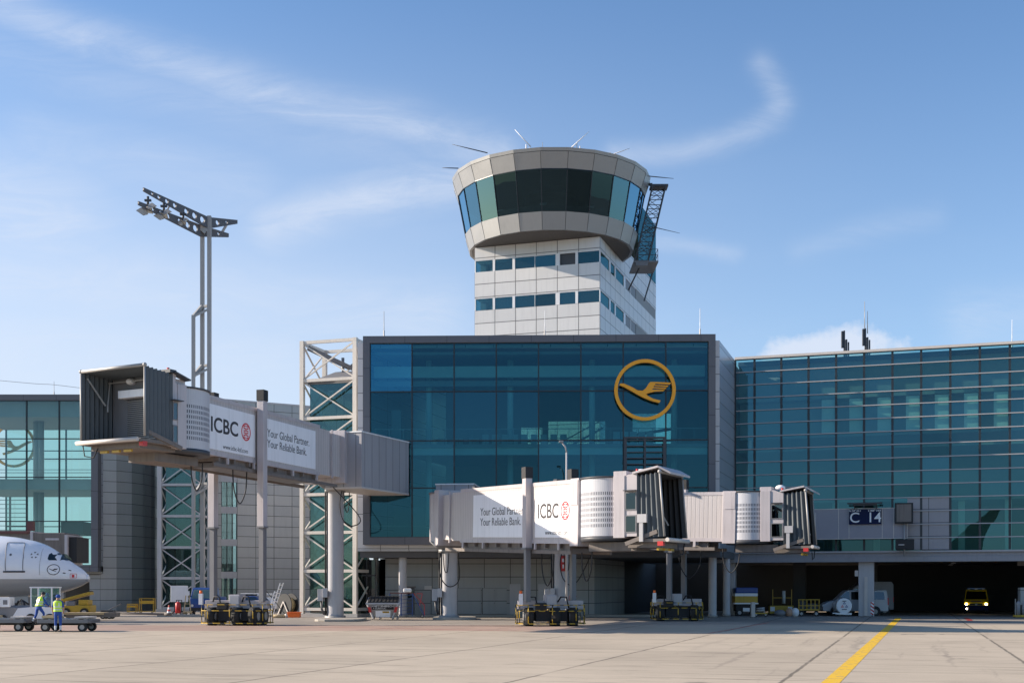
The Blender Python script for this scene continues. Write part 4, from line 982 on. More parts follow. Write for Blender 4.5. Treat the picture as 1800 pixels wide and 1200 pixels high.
    for s_ in (side, -side):
        yy = s_ * (sep / 2)
        P0 = Matrix.Rotation(az, 4, 'Z') @ Vector((px, yy, 0))
        mb = MB(); mb.M = Matrix.Translation(P0) @ Matrix.Rotation(az, 4, 'Z'); mb.box(-.23, .23, -.2, .2, low, top_z); mb.build('lifting_post', 'bridge_grey', t, bevel=.015)
        mb = MB(); mb.M = Matrix.Translation(P0) @ Matrix.Rotation(az, 4, 'Z'); mb.box(-.26, .26, -.23, .23, top_z, top_z + .62); mb.build('post_cap', 'black', t)
        mb = MB(); mb.M = Matrix.Translation(P0) @ Matrix.Rotation(az, 4, 'Z'); mb.box(-.15, .15, -.14, .14, 1.35, low); mb.box(-.27, .27, -.24, .24, low - .06, low + .03)
        mb.tube([(-.2, .12, 1.4), (-.2, .12, low)], .035, 6); mb.build('telescopic_leg', 'grey_mid', t)
    # bogie
    O = Matrix.Rotation(az, 4, 'Z') @ Vector((px, 0, 0)); bo = Matrix.Translation(O) @ Matrix.Rotation(bogie, 4, 'Z')
    s2 = .86 if small else 1.0
    mb = MB(); mb.M = bo; mb.box(-1.85 * s2, 1.85 * s2, -.22, .22, .95, 1.42); mb.box(-.35, .3, -.5, .5, 1.0, 1.75); mb.build('axle_beam', 'bridge_grey', t, bevel=.02)
    for x in (-1.25 * s2, .25 * s2, 1.25 * s2)[:: (1 if not small else 2)]:
        for y in (-.62, .62):
            mb = MB(); mb.M = bo; mb.tube([(x - .22, y, .52), (x + .22, y, .52)], .52, 22); w = mb.build('wheel', 'tyre', t)
            mb = MB(); mb.M = bo; mb.tube([(x - .24, y, .52), (x + .24, y, .52)], .24, 14); mb.build('rim', 'steel', w)
    mb = MB(); mb.M = bo; mb.box(-.9 * s2, .9 * s2, -.75, .75, .25, .85); mb.box(-.9, -.3, -.9, -.55, .9, 1.3); mb.build('drive_box', 'black', t, bevel=.03)
    mb = MB(); mb.M = bo; mb.box(-.25, .3, -.62, -.5, 1.0, 1.7) ; mb.build('control_box', 'column', t, bevel=.02)
    # guard rails
    mb = MB(); mb.M = bo; rx, ry = 1.95 * s2, 1.25; pts = []
    for a in range(0, 360, 15):
        ca, sa = cos(R(a)), sin(R(a)); pts.append((rx * math.copysign(abs(ca) ** .55, ca), ry * math.copysign(abs(sa) ** .55, sa)))
    for z in (.14, .84, 1.18):
        for p, q in zip(pts, pts[1:] + pts[:1]): mb.tube([(p[0], p[1], z), (q[0], q[1], z)], .024, 6, cap=False)
    for p in pts[::2]: mb.tube([(p[0], p[1], .1), (p[0], p[1], 1.2)], .026, 6)
    for p, q in zip(pts, pts[1:] + pts[:1]): mb.bar((p[0], p[1], .14), (q[0], q[1], .14), .07, .05)
    mb.build('guard_rail', 'rail', t)
    for x in (-1.0, .75): mb = MB(); mb.M = bo; mb.tube([(x - .35, -.3, 1.35), (x - .2, -.5, 1.62), (x + .1, -.55, 1.62), (x + .25, -.5, 1.0)], .045, 7); mb.build('hose', 'black', t)
    mb = MB(); mb.M = bo; mb.cb((-1.75 * s2, -1.1, 1.5), (.22, .16, .62)); mb.build('warning_box', 'white', t)
    mb = MB(); mb.M = bo; mb.tube([(-1.75 * s2, -1.1, 1.81), (-1.75 * s2, -1.1, 1.98)], .08, 10); mb.build('beacon', 'orange', t)
    # cab rotunda with slatted curtain
    C0 = Vector((cc.x - rc.x, cc.y - rc.y, 0)); zA, zB = zb1, zt1
    mb = MB(); mb.ring([(cyl_r, zA), (cyl_r, zB)], 48, smooth=True); o_ = mb.build('slatted_curtain', 'slat', t, (C0.x, C0.y, zA)); o_.data.transform(Matrix.Translation((0, 0, -zA)))
    for za_, zc_, r_ in ((zB, zB + .09, .06), (zA - .25, zA, .02)): mb = MB(); mb.tube([(0, 0, za_), (0, 0, zc_)], cyl_r + r_, 40); mb.build('curtain_ring', 'dark_steel', t, tuple(C0))
    mb = MB()
    # cab
    fa_ = atan2(cab_f[1], cab_f[0]); kw = dict(loc=tuple(C0), rz=fa_)
    f0, f1 = cyl_r * .62, cablen * (.5 if interior else .60)
    mb = MB(); mb.box(f0, f0 + .62, -cw - .05, cw + .05, zA - .12, zB + .05); mb.box(f0 - .05, f0 + .66, -cw + .1, cw - .1, zB + .05, zB + .3); mb.build('cab_frame', 'bridge_grey', t, bevel=.02, **kw)
    mb = MB(); g0, g1 = f0 + .62, f1 + .05
    poly = [(g0, zA - .05), (g1, zA - .05), (g1, ch1 - .05), (g1 - .25, ch1 - .05), (g0 + .15, zB + .1), (g0, zB)]
    for y0, y1 in ((-cw, -cw + .12), (cw - .12, cw)):
        vs = [(x, y0, z) for x, z in poly] + [(x, y1, z) for x, z in poly]; nn = len(poly)
        mb.add(vs, [tuple(range(nn)), tuple(range(2 * nn - 1, nn - 1, -1))] + [(i, nn + i, nn + (i + 1) % nn, (i + 1) % nn) for i in range(nn)])
    mb.box(g0, g1, -cw + .12, cw - .12, zA - .05, zA + .06)
    mb.add([(g0, -cw + .12, zB), (g0 + .15, -cw + .12, zB + .1), (g1 - .25, -cw + .12, ch1 - .06), (g1, -cw + .12, ch1 - .06), (g1, cw - .12, ch1 - .06), (g1 - .25, cw - .12, ch1 - .06), (g0 + .15, cw - .12, zB + .1), (g0, cw - .12, zB)], [(0, 1, 6, 7), (1, 2, 5, 6), (2, 3, 4, 5)])
    mb.build('cab', 'bridge_grey', t, **kw)
    gm = (g0 + g1) / 2; wl_ = min(.36, (g1 - g0) * .40)
    for sgn in (-1, 1):
        for z0, z1 in ((zA + .18, zA + .95), (zA + 1.30, zA + 2.10)):
            mb = MB(); y0, y1 = sorted((sgn * (cw + .004), sgn * (cw + .02))); mb.box(gm - wl_, gm + wl_, y0, y1, z0, z1); w = mb.build('cab_window', 'glass_dark', t, **kw)
            mb = MB(); y0, y1 = sorted((sgn * (cw - .0), sgn * (cw + .035)))
            for b0, b1, c0, c1 in ((gm - wl_ - .05, gm - wl_, z0 - .05, z1 + .05), (gm + wl_, gm + wl_ + .05, z0 - .05, z1 + .05), (gm - wl_, gm + wl_, z0 - .05, z0), (gm - wl_, gm + wl_, z1, z1 + .05)): mb.box(b0, b1, y0, y1, c0, c1)
            mb.build('window_frame', 'grey_mid', w, loc=(0, 0, 0))
            mb = MB(); y0, y1 = sorted((sgn * (cw - .02), sgn * (cw - .0))); mb.box(gm - wl_, gm + wl_, y0 , y1, z0, z1); mb.build('inner_lining', 'interior_dark', w)
        mb = MB(); mb.box(gm - .3, gm + .35, sgn * (cw + .02) - .0, sgn * (cw + .02) + sgn * .3, zA + 2.2, zA + 2.24) if sgn > 0 else mb.box(gm - .3, gm + .35, -cw - .32, -cw - .02, zA + 2.2, zA + 2.24)
        mb.build('window_hood', 'dark_steel', t, **kw)
    mb = MB(); mb.sphere((g0 + .45, -cw * .3, zB + .28), .26, 14, (1.2, 1, .7)); mb.build('roof_dome', 'white', t, **kw)
    mb = MB(); mb.tube([(g1 - .1, side * cw * .8, ch1 + .0), (g1 - .1, side * cw * .8, ch1 + .22)], .07, 8); mb.build('roof_beacon', 'red', t, **kw)
    # canopy bellows
    ny = 7 if interior else 5; X0, X1 = f1 + .05, cablen
    mb = MB(); prof = []
    for k in range(2 * ny + 1):
        x = X0 + (X1 - X0) * k / (2 * ny); o = .0 if k % 2 == 0 else (-.09 if interior else -.14); prof.append((x, o))
    vs = []; fs = []
    for k, (x, o) in enumerate(prof):
        fr = (x - X0) / (X1 - X0); zz0 = ch0 + .05 * fr; zz1 = ch1 - .12 + (.12 * fr); W0 = cw + .10 * fr
        lean = .10 * fr if not interior else .0
        vs += [(x + lean * 1.6, -W0 - o, zz0), (x - lean, -W0 - o, zz1 + o * .6), (x - lean, W0 + o, zz1 + o * .6), (x + lean * 1.6, W0 + o, zz0)]
    for k in range(len(prof) - 1):
        for j in range(3): fs.append((k * 4 + j, k * 4 + j + 1, k * 4 + 4 + j + 1, k * 4 + 4 + j))
    mb.add(vs, fs)
    if not interior:
        mb.k = 1; mb.add([(x, y * .95, z - (.05 if z > ch0 + 1 else 0)) for x, y, z in vs], fs)  # black inner shell: shade inside the canopy put into the colour
    mb.build('canopy_bellows', ['bellows', 'black'], t, **kw)
    # front hoop, roof flap, bumper, floor
    ln = .0 if interior else .10; We = cw + .10
    bl = (X1 + ln * 1.6, -We, ch0 + .05); tl = (X1 - ln, -We, ch1); tr = (X1 - ln, We, ch1); br = (X1 + ln * 1.6, We, ch0 + .05)
    mb = MB(); mb.tube([bl, tl], .055, 10); mb.tube([tr, br], .055, 10); mb.tube([tl, tr], .085, 10); mb.sphere(tl, .11, 10); mb.sphere(tr, .11, 10); mb.build('canopy_hoop', 'steel', t, **kw)
    if not interior:
        mb = MB(); zr = ch1 + .12
        vs = [(f1 - .15, -cw - .12, zr - .08), (X1 - .2, -cw - .12, zr + .18), (X1 + .40, -cw + .05, zr - .14), (X1 + .40, cw - .05, zr - .14), (X1 - .2, cw + .12, zr + .18), (f1 - .15, cw + .12, zr - .08)]
        vs2 = [(x, y, z - .1) for x, y, z in vs]
        mb.add(vs + vs2, [(0, 1, 4, 5), (1, 2, 3, 4), (11, 10, 7, 6), (10, 9, 8, 7), (0, 6, 7, 1), (1, 7, 8, 2), (2, 8, 9, 3), (3, 9, 10, 4), (4, 10, 11, 5), (5, 11, 6, 0)])
        mb.add([(f1 - .1, -cw - .1, zr - .1), (X1 - .2, -cw - .1, zr + .12), (X1 - .2, -cw - .1, zr - .45), (f1 - .1, -cw - .1, zr - .45)], [(0, 1, 2, 3)]) if False else None
        mb.build('canopy_roof', 'bridge_grey', t, **kw)
    else:
        mb = MB(); mb.box(f1 - .1, f1 + .35, -cw - .1, cw + .1, ch1 - .1, ch1 + .06); mb.bar((f1 + .1, cw, ch1 - .05), (f1 - .9, cw + .1, ch1 - .35), .5, .07); mb.build('canopy_roof', 'dark_steel', t, **kw)
    mb = MB(); mb.tube([(X1 + .30, -We, ch0 - .12), (X1 + .30, We * .92, ch0 - .12)], .105, 14); mb.build('bumper', 'coping', t, **kw)
    mb = MB(); mb.box(g1 + .02, X1 + .18, -cw, cw, ch0 - .22, ch0 - .06); mb.box(g1 - .6, X1 - .2, -cw * .8, cw * .8, ch0 - .48, ch0 - .23); mb.box(-cyl_r * .5, f0 + 1.0, -.9, .9, zA - .75, zA - .3)
    mb.bar((X0 - .6, side * cw, ch0 - .3), (X1 - .25, side * cw, ch0 + .3), .14, .2); mb.build('floor_frame', 'brown', t, **kw)
    for y in (-.9, -.1, .7):
        mb = MB(); mb.cb((X1 - .35, y, ch0 - .56), (.12, .5, .12)); mb.build('warning_strip', 'yellow', t, **kw)
    mb = MB(); mb.cb((X1 - .1, side * We - side * .2, ch0 - .3), (.3, .25, .22)); mb.build('red_light', 'red', t, **kw)
    if not interior: mb = MB(); mb.cb((X0 + .35, side * (cw + .12), ch0 + .95), (.5, .2, .42)); mb.bar((X0 + .3, side * (cw + .12), ch0 + .8), (X0 + .3, side * (cw + .12), ch0 - .2), .2, .16); mb.build('equipment_box', 'column', t, **kw)
    mb = MB(); mb.tube([(X1 + .1, -side * We * .9, ch0 - .15), (X1 + .05, -side * We * .86, ch0 - .75), (X1 + .0, -side * We * .6, ch0 - .85), (X1, -side * We * .45, ch0 - .4)], .03, 6)
    mb.build('hose', 'black', t, **kw)
    # door inside the canopy
    mb = MB(); mb.box(g1 - .02, g1 + .08, -cw + .1, cw - .1, ch0, ch1 - .1); mb.build('cab_front_wall', 'grey_mid' if interior else 'interior_dark', t, **kw)
    if interior:
        mb = MB(); mb.box(g1 + .10, g1 + .14, -.9, 1.1, ch0 + .02, ch0 + 2.25); s_ = mb.build('roller_door', 'dark_steel', t, **kw)
        mb = MB()
        for k in range(22): mb.box(g1 + .15, g1 + .19, -.85, 1.05, ch0 + .08 + k * .098, ch0 + .11 + k * .098)
        mb.build('door_slat', 'steel', s_)
        mb = MB(); mb.box(g1 + .12, g1 + .55, -1.15, 1.2, ch0 + 2.28, ch0 + 2.68); mb.build('roller_housing', 'ad_white', t, bevel=.03, **kw)
        mb = MB(); mb.bar((g1 + .3, -cw * .95, ch1 - .3), (g1 + .7, -cw * .82, ch1 - 1.6), .07); mb.bar((g1 + .7, -cw * .82, ch1 - 1.6), (g1 + .75, -cw * .8, ch0 + 1.6), .07); mb.bar((X1 - .3, -cw, ch1 - .3), (g1 + .9, -cw * .8, ch1 - 1.6), .07)
        mb.bar((g1 + .3, -cw, ch1 - .35), (g1 + .3, cw, ch1 - .35), .06); mb.build('hoop_arm', 'steel', t, **kw)
    else:
        mb = MB(); mb.bar((g1 + .3, side * cw * .9, ch1 - .4), (X1 + .1, side * cw * .6, ch0 + .6), .07); mb.build('hoop_arm', 'steel', t, **kw)
    # hanging cables at column
    dirx = Vector((cos(az), sin(az), 0)); sd_ = Vector((-sin(az), cos(az), 0)) * side
    mb = MB(); A = dirx * .5 + sd_ * .75 + V(0, 0, zb - .7)
    pts = [A, A + V(-.15, 0, -.9), A + V(.05, 0, -1.9), A + V(.6, 0, -2.35), A + V(1.2, 0, -1.8), A + dirx * 2.0 + V(.3, 0, .1)]
    mb.tube(curvy(pts), .035, 6); mb.tube(curvy([A + V(.1, .1, 0), A + V(.2, .1, -1.2), A + V(.4, .05, -1.3), A + V(.5, 0, -.1)]), .03, 6); mb.build('cable_loop', 'black', t)
    for xa_, dx_, dz_ in ((px + .35, 1.5, 1.9), (L - 1.6, 1.1, 1.5)):
        mb = MB(); y_ = side * .8; z_ = zb - .5
        mb.tube(curvy([(xa_, y_, z_), (xa_ + dx_ * .08, y_, z_ - dz_ * .6), (xa_ + dx_ * .5, y_, z_ - dz_), (xa_ + dx_ * .92, y_, z_ - dz_ * .6), (xa_ + dx_, y_, z_ + .1)]), .035, 6)
        part(mb, 'festoon_cable', 'black')
    mb = MB(); mb.tube([(-.62, -.2, .3), (-.62, -.2, zb - .6)], .05, 8); mb.tube([(-.5, -.35, .3), (-.5, -.35, zb - .6)], .035, 8); mb.build('cable_pipe', 'black', t)
    mb = MB(); mb.box(-1.1, -.66, -.55, -.1, 1.25, 2.05); mb.box(-.72, -.42, -.8, -.52, 1.5, 2.1); mb.build('switch_box', 'column', t, bevel=.015)
    mb = MB(); mb.tube([(-.9, -.3, 1.25), (-.85, -.35, .7), (-.7, -.3, .35)], .07, 8); mb.tube([(-.7, -.6, 1.5), (-.8, -.55, .8), (-.6, -.5, .3)], .04, 6); mb.build('cable_bundle', 'dark_steel', t)
    return t

k = 1.045
make_bridge('tall upper passenger bridge at left with a large open canopy facing the apron', (-11.35 * k, 78.5 * k), (-17.0 * k, 61.2 * k), (-.47, -.883), +1,
            12.33, 9.27, 12.33, 9.27, [('logo', 12.75, 17.75), ('slogan', 5.33, 12.0)], (17.9, 18.4), (12.5, 12.75, 3.2, 5.6, 0), -R(8),
            3.95 * k, 9.45, 12.95, 2.05, 1.9, -1, interior=True, rot_r=1.45)
make_bridge('middle passenger bridge with white bank posters in front of the blue block', (-4.26, 82.5), (5.0, 63.1), (.88, -.475), -1,
            8.5, 5.25, 7.68, 4.75, [('slogan', 6.73, 14.55), ('logo', 15.3, 19.75)], (19.7, 20.6), (14.9, 8.25, 2.9, 4.35, 0), R(4),
            3.5, 4.62, 7.85, 1.45, 1.45, 1)
make_bridge('plain right passenger bridge without posters in front of the teal wing', (3.3, 83.2), (14.97, 77.0), (.93, -.37), -1,
            8.35, 5.35, 8.05, 5.1, [], (11.75, 12.6), (8.35, 8.6, 2.7, 4.45, 0), R(-3),
            3.75, 4.75, 8.05, 1.3, 1.45, 1, small=True)
# walkways joining rotundas to the block
def walkway(lab, a, b_, w, z0, z1):
    a, b_ = Vector(a), Vector(b_); d = b_ - a; t = thing('fixed_walkway', lab, 'walkway', (a.x, a.y, 0), atan2(d.y, d.x), group='walkways joining the bridges to the block')
    L = d.length; mb = MB(); mb.box(0, L, -w / 2, w / 2, z0, z1); mb.build('walkway_shell', 'walkway', t)
    mb = MB(); mb.box(-.06, L, -w / 2 - .05, w / 2 + .05, z1, z1 + .08); mb.build('roof_edge', 'white', t)
    mb = MB(); mb.box(-.04, L, -w / 2 - .03, w / 2 + .03, z0 - .12, z0 - .002); mb.build('floor_edge', 'coping', t)
    return t
walkway('large grey panelled walkway box joining the left bridge to the block front', (-11.10, 80.5), (-8.52, 86.5), 2.75, 8.75, 12.3)
walkway('small pale walkway box behind the middle bridge at the block front', (-3.9, 83.4), (-3.6, 86.0), 2.6, 5.5, 9.15)
walkway('short walkway hidden behind the middle bridge joining the right bridge to the block', (3.6, 84.0), (3.9, 85.9), 2.4, 5.5, 8.4)
# red sign on the farthest bridge column
t = thing('fire_sign', 'narrow red sign on the bridge column beside the drive unit', 'sign', (gx(990, 82.5), 82.5, 3.25))
mb = MB(); mb.box(-.17, .17, 0, .04, 0, 1.05); mb.build('sign_plate', 'red', t); mb = MB(); mb.box(-.08, .08, -.008, -.001, .62, .85); mb.box(-.05, .05, -.008, -.001, .2, .45); mb.build('symbol', 'white', t)

# ================= floodlight mast =================
M['arm_grey'] = pbr('mast_arm_paint', (.09, .09, .10), .5)
mY = 100.0; ms = thing('floodlight_mast', 'tall grey steel floodlight mast with two perforated arms', 'floodlight mast', (gx(368, mY), mY, 0))
zA_ = at(0, 412, mY).z; zM = at(0, 538, mY).z
w = .30
mb = MB(); mb.box(-w / 2, w / 2, -w / 2, w / 2, 0, zA_ + 1.5); mb.build('post', 'steel', ms)
mb = MB(); mb.box(-.62 - w / 2, -.62 + w / 2, .2 - w / 2, .2 + w / 2, 0, zA_ + .3); mb.build('post', 'steel', ms)
mb = MB(); mb.box(-1.12 - .13, -1.12 + .13, -.83, -.57, 0, zM - .9); mb.build('post', 'steel', ms)
for z in (zM, zM - 4.85, zM - 9.7, zM - 14.5):
    mb = MB(); mb.bar((-1.12, -.7, z - 1.0), (-.62, .05, z), .22, .26); mb.bar((-1.12, -.7, z - 1.0), (-.1, -.1, z - .3), .14, .18); mb.bar((-.45, .1, z), (-.16, 0, z), .16, .22); mb.build('rung', 'steel', ms)
def mast_arm(pts, cut, c, dirv_, name='arm'):
    """side plate in its own plane: x along the arm, y up"""
    return
def plate(o, far, back, h0, h1, h2, holes):
    o, far, back = Vector(o), Vector(far), Vector(back); d = (far - o); L = Vector((d.x, d.y, 0)).length; dx_ = Vector((d.x, d.y, 0)).normalized(); sl = d.z / L
    bl = Vector((back.x - o.x, back.y - o.y, 0)).length; bs = (back.z - o.z)
    def f(x): return (x * sl) if x >= 0 else (-x / bl * bs)
    out = [(0, h0 / 2), (L, f(L) + h1 / 2), (L, f(L) - h1 / 2), (0, -h0 / 2), (-bl, bs - h2 / 2), (-bl, bs + h2 / 2)]
    polys = [out]
    for hx, r in holes: x = hx * L if hx > 0 else hx * bl; polys.append(circle(r, 20, (x, f(x)), rev=True))
    return curve_mesh('arm', 'arm_grey', polys, ext=.06, mtx=fmtx((0, 0, 0), dx_, (0, 0, 1)) if False else Matrix.Translation(o) @ fmtx((0, 0, 0), dx_, (0, 0, 1)), parent=ms)
base = Vector((gx(368, mY), mY, 0))
hol = [(.10, .27), (.23, .24), (.36, .21), (.54, .18), (.66, .17), (.78, .13), (.88, .10), (-.30, .20), (-.62, .13)]
o1 = at(366, 392, mY) - base; plate(o1, at(252, 333, 94) - base, at(405, 392, 103.2) - base, .95, .28, .32, hol)
o2 = at(353, 406, mY - .2) - base; plate(o2, at(243, 357, 93.6) - base, at(392, 415, 103.0) - base, .95, .28, .32, hol)
mb = MB(); mb.bar(at(402, 388, 103) - base, at(389, 411, 103) - base, .18); mb.bar(o1, o2, .25, .7); mb.bar(at(300, 357, 96.8) - base, at(290, 379, 96.6) - base, .12); mb.build('cross_tie', 'steel', ms)
for i, (px, py, Y, s_) in enumerate(((260, 362, 94.6, .88), (288, 372, 95.6, .78), (322, 386, 97.6, .58))):
    fl = thing('floodlight', 'floodlight cluster hanging from the mast arms, ' + ('the one nearest the arm tips', 'the middle one', 'the one nearest the post')[i], 'floodlight', tuple(at(px, py, Y)), group='floodlights on the mast arms')
    mb = MB(); mb.tube([(0, 0, .6 * s_ + .2), (0, 0, -.1)], .10, 8); mb.box(-.25, .25, -.1, .1, .35, .5); mb.build('stem', 'dark_steel', fl)
    for q, (x, y, z, rx_, ry_) in enumerate(((-.42, -.1, -.45, 30, 35), (.30, 0, .0, 15, -25), (-.05, .3, -.15, -20, 10))):
        m4 = Matrix.Translation((x * s_, y * s_, z * s_)) @ Matrix.Rotation(R(ry_), 4, 'Y') @ Matrix.Rotation(R(rx_), 4, 'X')
        mb = MB(); mb.M = m4; a = .40 * s_; c_ = .2 * s_
        mb.add([(-a, -a, -.18 * s_), (a, -a, -.18 * s_), (a, a, -.18 * s_), (-a, a, -.18 * s_), (-c_, -c_, .2 * s_), (c_, -c_, .2 * s_), (c_, c_, .2 * s_), (-c_, c_, .2 * s_)], [(4, 5, 6, 7), (0, 1, 5, 4), (1, 2, 6, 5), (2, 3, 7, 6), (3, 0, 4, 7)])
        h = mb.build('lamp_head', 'steel', fl)
        mb = MB(); mb.M = m4; mb.box(-a * .94, a * .94, -a * .94, a * .94, -.185 * s_, -.17 * s_); mb.build('lamp_glass', 'lens', h)
# small apron lamp standing behind the middle bridge
ap = thing('apron_lamp', 'thin apron lamp post with a small bent head above the middle bridge', 'lamp post', (gx(996, 78.5), 78.5, 0))
zt_ = at(0, 795, 78.5).z
mb = MB(); mb.tube([(0, 0, 0), (0, 0, zt_)], [.09, .06], 10); mb.tube([(0, 0, zt_), (-.08, -.1, zt_ + .35), (-.32, -.3, zt_ + .62)], .05, 8); mb.build('post', 'column', ap)
mb = MB(); mb.cb((-.36, -.34, zt_ + .66), (.26, .4, .10)); mb.build('lamp_head', 'steel', ap)
# ================= airliner =================
PY = 77.0
st = [(157.6, 1016.4, 1018.6), (156.5, 1012, 1021.5), (153, 1007, 1024), (142.5, 998, 1029.7), (126.6, 987.8, 1036), (111, 977.5, 1040.5), (95, 964.5, 1044), (79, 956, 1046.5),
      (63, 950.6, 1048), (31.7, 944, 1049.5), (0, 941, 1050), (-60, 940, 1050), (-500, 940, 1050)]
stx = [(gx(p, PY), CH + (HOR - t_) / FPX * PY, CH + (HOR - b_) / FPX * PY) for p, t_, b_ in st]      # X, top, bottom
def fus(X):
    for (xa, ta, ba), (xb, tb_, bb) in zip(stx, stx[1:]):
        if xb <= X <= xa:
            f = (xa - X) / (xa - xb); f2 = f
            return ta + (tb_ - ta) * f2, ba + (bb - ba) * f2
    return stx[0][1:] if X > stx[0][0] else stx[-1][1:]
def fsurf(X, z, off=.012):
    t_, b_ = fus(X); h = (t_ - b_) / 2; zc = (t_ + b_) / 2; w = min(1.98, h * 1.03); q = max(0, 1 - ((z - zc) / h) ** 2)
    return (X, -w * sqrt(q) - off, z)
plane = thing('airliner', 'white airliner nose with grey belly standing left behind the two workers', 'aircraft', (stx[0][0], PY, 0))
ox = stx[0][0]
def two_tone():
    m, b, p = mk('aircraft_paint'); tc = b.n('ShaderNodeTexCoord').outputs['Object']; z = b.sep(tc)[2]; n = b.noise(tc, .8, 4)
    f = b.ramp(z, 2.672, 2.684, False); cc = b.mix(f, (.33, .33, .34, 1), (.78, .79, .83, 1)); b.set(p.inputs['Base Color'], b.v('SCALE', cc, sc_=b.m('ADD', b.m('MULTIPLY', n[0], .08), .95)))
    p.inputs['Roughness'].default_value = .22; p.inputs['Coat Weight'].default_value = .3
    return m
M['plane'] = two_tone()
mb = MB(); n = 40; vs = []; fs = []
xs = []
for (xa, _, _), (xb, _, _) in zip(stx, stx[1:]):
    k = 3 if xa - xb < 2 else 2
    xs += [xa + (xb - xa) * i / k for i in range(k)]
xs.append(stx[-1][0])
def smooth_fus(X):
    a = fus(X - .12); b_ = fus(X + .12) if X + .12 < stx[0][0] else fus(X); c = fus(X); return ((a[0] + 2 * c[0] + b_[0]) / 4, (a[1] + 2 * c[1] + b_[1]) / 4)
for X in xs:
    t_, b_ = smooth_fus(X); h = (t_ - b_) / 2; zc = (t_ + b_) / 2; w = min(1.98, h * 1.03)
    for k in range(n): a = 2 * pi * k / n; vs.append((X - ox, w * cos(a), zc + h * sin(a)))
for i in range(len(xs) - 1):
    for k in range(n): fs.append((i * n + k, i * n + (k + 1) % n, (i + 1) * n + (k + 1) % n, (i + 1) * n + k))
mb.add(vs, fs, True); mb.add(vs[:n], [tuple(range(n - 1, -1, -1))], True)
mb.build('fuselage', 'plane', plane)
def decal(name, mat, pts, parent=plane, off=.012, lab=None):
    """pts in pixels of the photograph, laid onto the skin of the fuselage; subdivided so it follows the curve"""
    w = [(gx(px, 75.4), CH + (HOR - py) / FPX * 75.4) for px, py in pts]
    cx__, cz = sum(p[0] for p in w) / len(w), sum(p[1] for p in w) / len(w); mb = MB(); vs = []; fs = []; R_ = 4; nn = len(w)
    for r_ in range(R_ + 1):
        for x, z in w:
            X, Z = cx__ + (x - cx__) * r_ / R_, cz + (z - cz) * r_ / R_; s = fsurf(X, Z, off); vs.append((s[0] - ox, s[1], s[2]))
    for r_ in range(R_):
        for i in range(nn): fs.append((r_ * nn + i, r_ * nn + (i + 1) % nn, (r_ + 1) * nn + (i + 1) % nn, (r_ + 1) * nn + i))
    mb.add(vs, fs); return mb.build(name, mat, parent, label=lab)
def sline(name, mat, pts, r, closed=False):
    mb = MB(); P = []
    pts = pts + [pts[0]] if closed else pts
    for (a, b_), (c, d_) in zip(pts, pts[1:]):
        for i in range(5):
            px, py = a + (c - a) * i / 5, b_ + (d_ - b_) * i / 5; s = fsurf(gx(px, 75.4), CH + (HOR - py) / FPX * 75.4, .006); P.append((s[0] - ox, s[1], s[2]))
    s = fsurf(gx(pts[-1][0], 75.4), CH + (HOR - pts[-1][1]) / FPX * 75.4, .006); P.append((s[0] - ox, s[1], s[2]))
    mb.tube(P, r, 5); return mb.build(name, mat, plane)
decal('cockpit_window', 'glass_dark', [(79.0, 973), (80.8, 970.6), (88.5, 970.2), (91.2, 972.5), (92.2, 983.6), (81.5, 983.8), (79.2, 981)])
decal('cockpit_window', 'glass_dark', [(94.0, 971.2), (100.5, 972.2), (110, 981.2), (109, 983.2), (95.6, 983.8)])
sline('door_outline', 'ink_grey', [(8.6, 952.5), (35, 952.5), (38, 957), (41.8, 978), (42.5, 1003), (13.5, 1003.5), (12.8, 978)], .022, True)
sline('door_sill', 'dark_steel', [(9.5, 1004.2), (46, 1004.2)], .055)
decal('door_window', 'ink_grey', [(18.5, 973.2), (20.5, 972), (22.2, 973.4), (22.2, 975.4), (20.4, 976.6), (18.6, 975.4)])
sline('radome_seam', 'ink_grey', [(140.5, 998), (141.5, 1008), (141.8, 1018), (141, 1028)], .010); sline('panel_seam', 'ink_grey', [(66, 952), (69, 980), (69, 1010)], .008); sline('probe', 'dark_steel', [(112, 1001), (116, 1002)], .03); sline('probe', 'dark_steel', [(104, 1006), (108, 1006.5)], .03)
cx2, cy2, rr = 89.8, 1000.3, 9.0
sline('nose_emblem_ring', 'ink', [(cx2 + rr * cos(a), cy2 + rr * sin(a)) for a in [2 * pi * i / 20 for i in range(20)]], .022, True)
kk = rr / 492 * .93
def cr(pp): return [(cx2 - (x - 586) * kk * -1, cy2 + (y - 604) * kk) for x, y in pp]
body = cr([(172, 520), (250, 502), (380, 560), (470, 612), (545, 618), (640, 705), (835, 775), (815, 815), (560, 730), (330, 600)])
decal('nose_emblem_crane', 'ink', body); decal('nose_emblem_crane', 'ink', cr([(545, 618), (668, 500), (1000, 490), (880, 600), (600, 680)]))
for i in range(5):
    a = R(-90 + 72 * i); c_ = (58.5 + 5.2 * cos(a), 974.8 + 5.0 * sin(a)); decal('tail_group_mark', 'ink_grey', [(c_[0] + 2.1 * cos(a + s_), c_[1] + 2.1 * sin(a + s_)) for s_ in (pi, pi * .38, -pi * .38)])
sline('access_mark', 'red', [(115, 1007.5), (124.5, 1007.5), (124.5, 1015), (115, 1015)], .012, True); decal('access_mark', 'ad_red', [(117.5, 1009), (121.5, 1009), (121.5, 1014), (117.5, 1014)])
mb = MB(); mb.tube([(-4.6, 0, 2.0), (-4.3, 0, .45)], .11, 10); mb.bar((-4.4, 0, 1.1), (-5.6, 0, 1.9), .1); mb.build('nose_gear', 'steel', plane)
for y in (-.28, .28):
    mb = MB(); mb.tube([(-4.3, y - .11, .40), (-4.3, y + .11, .40)], .39, 20); mb.build('nose_wheel', 'tyre', plane)
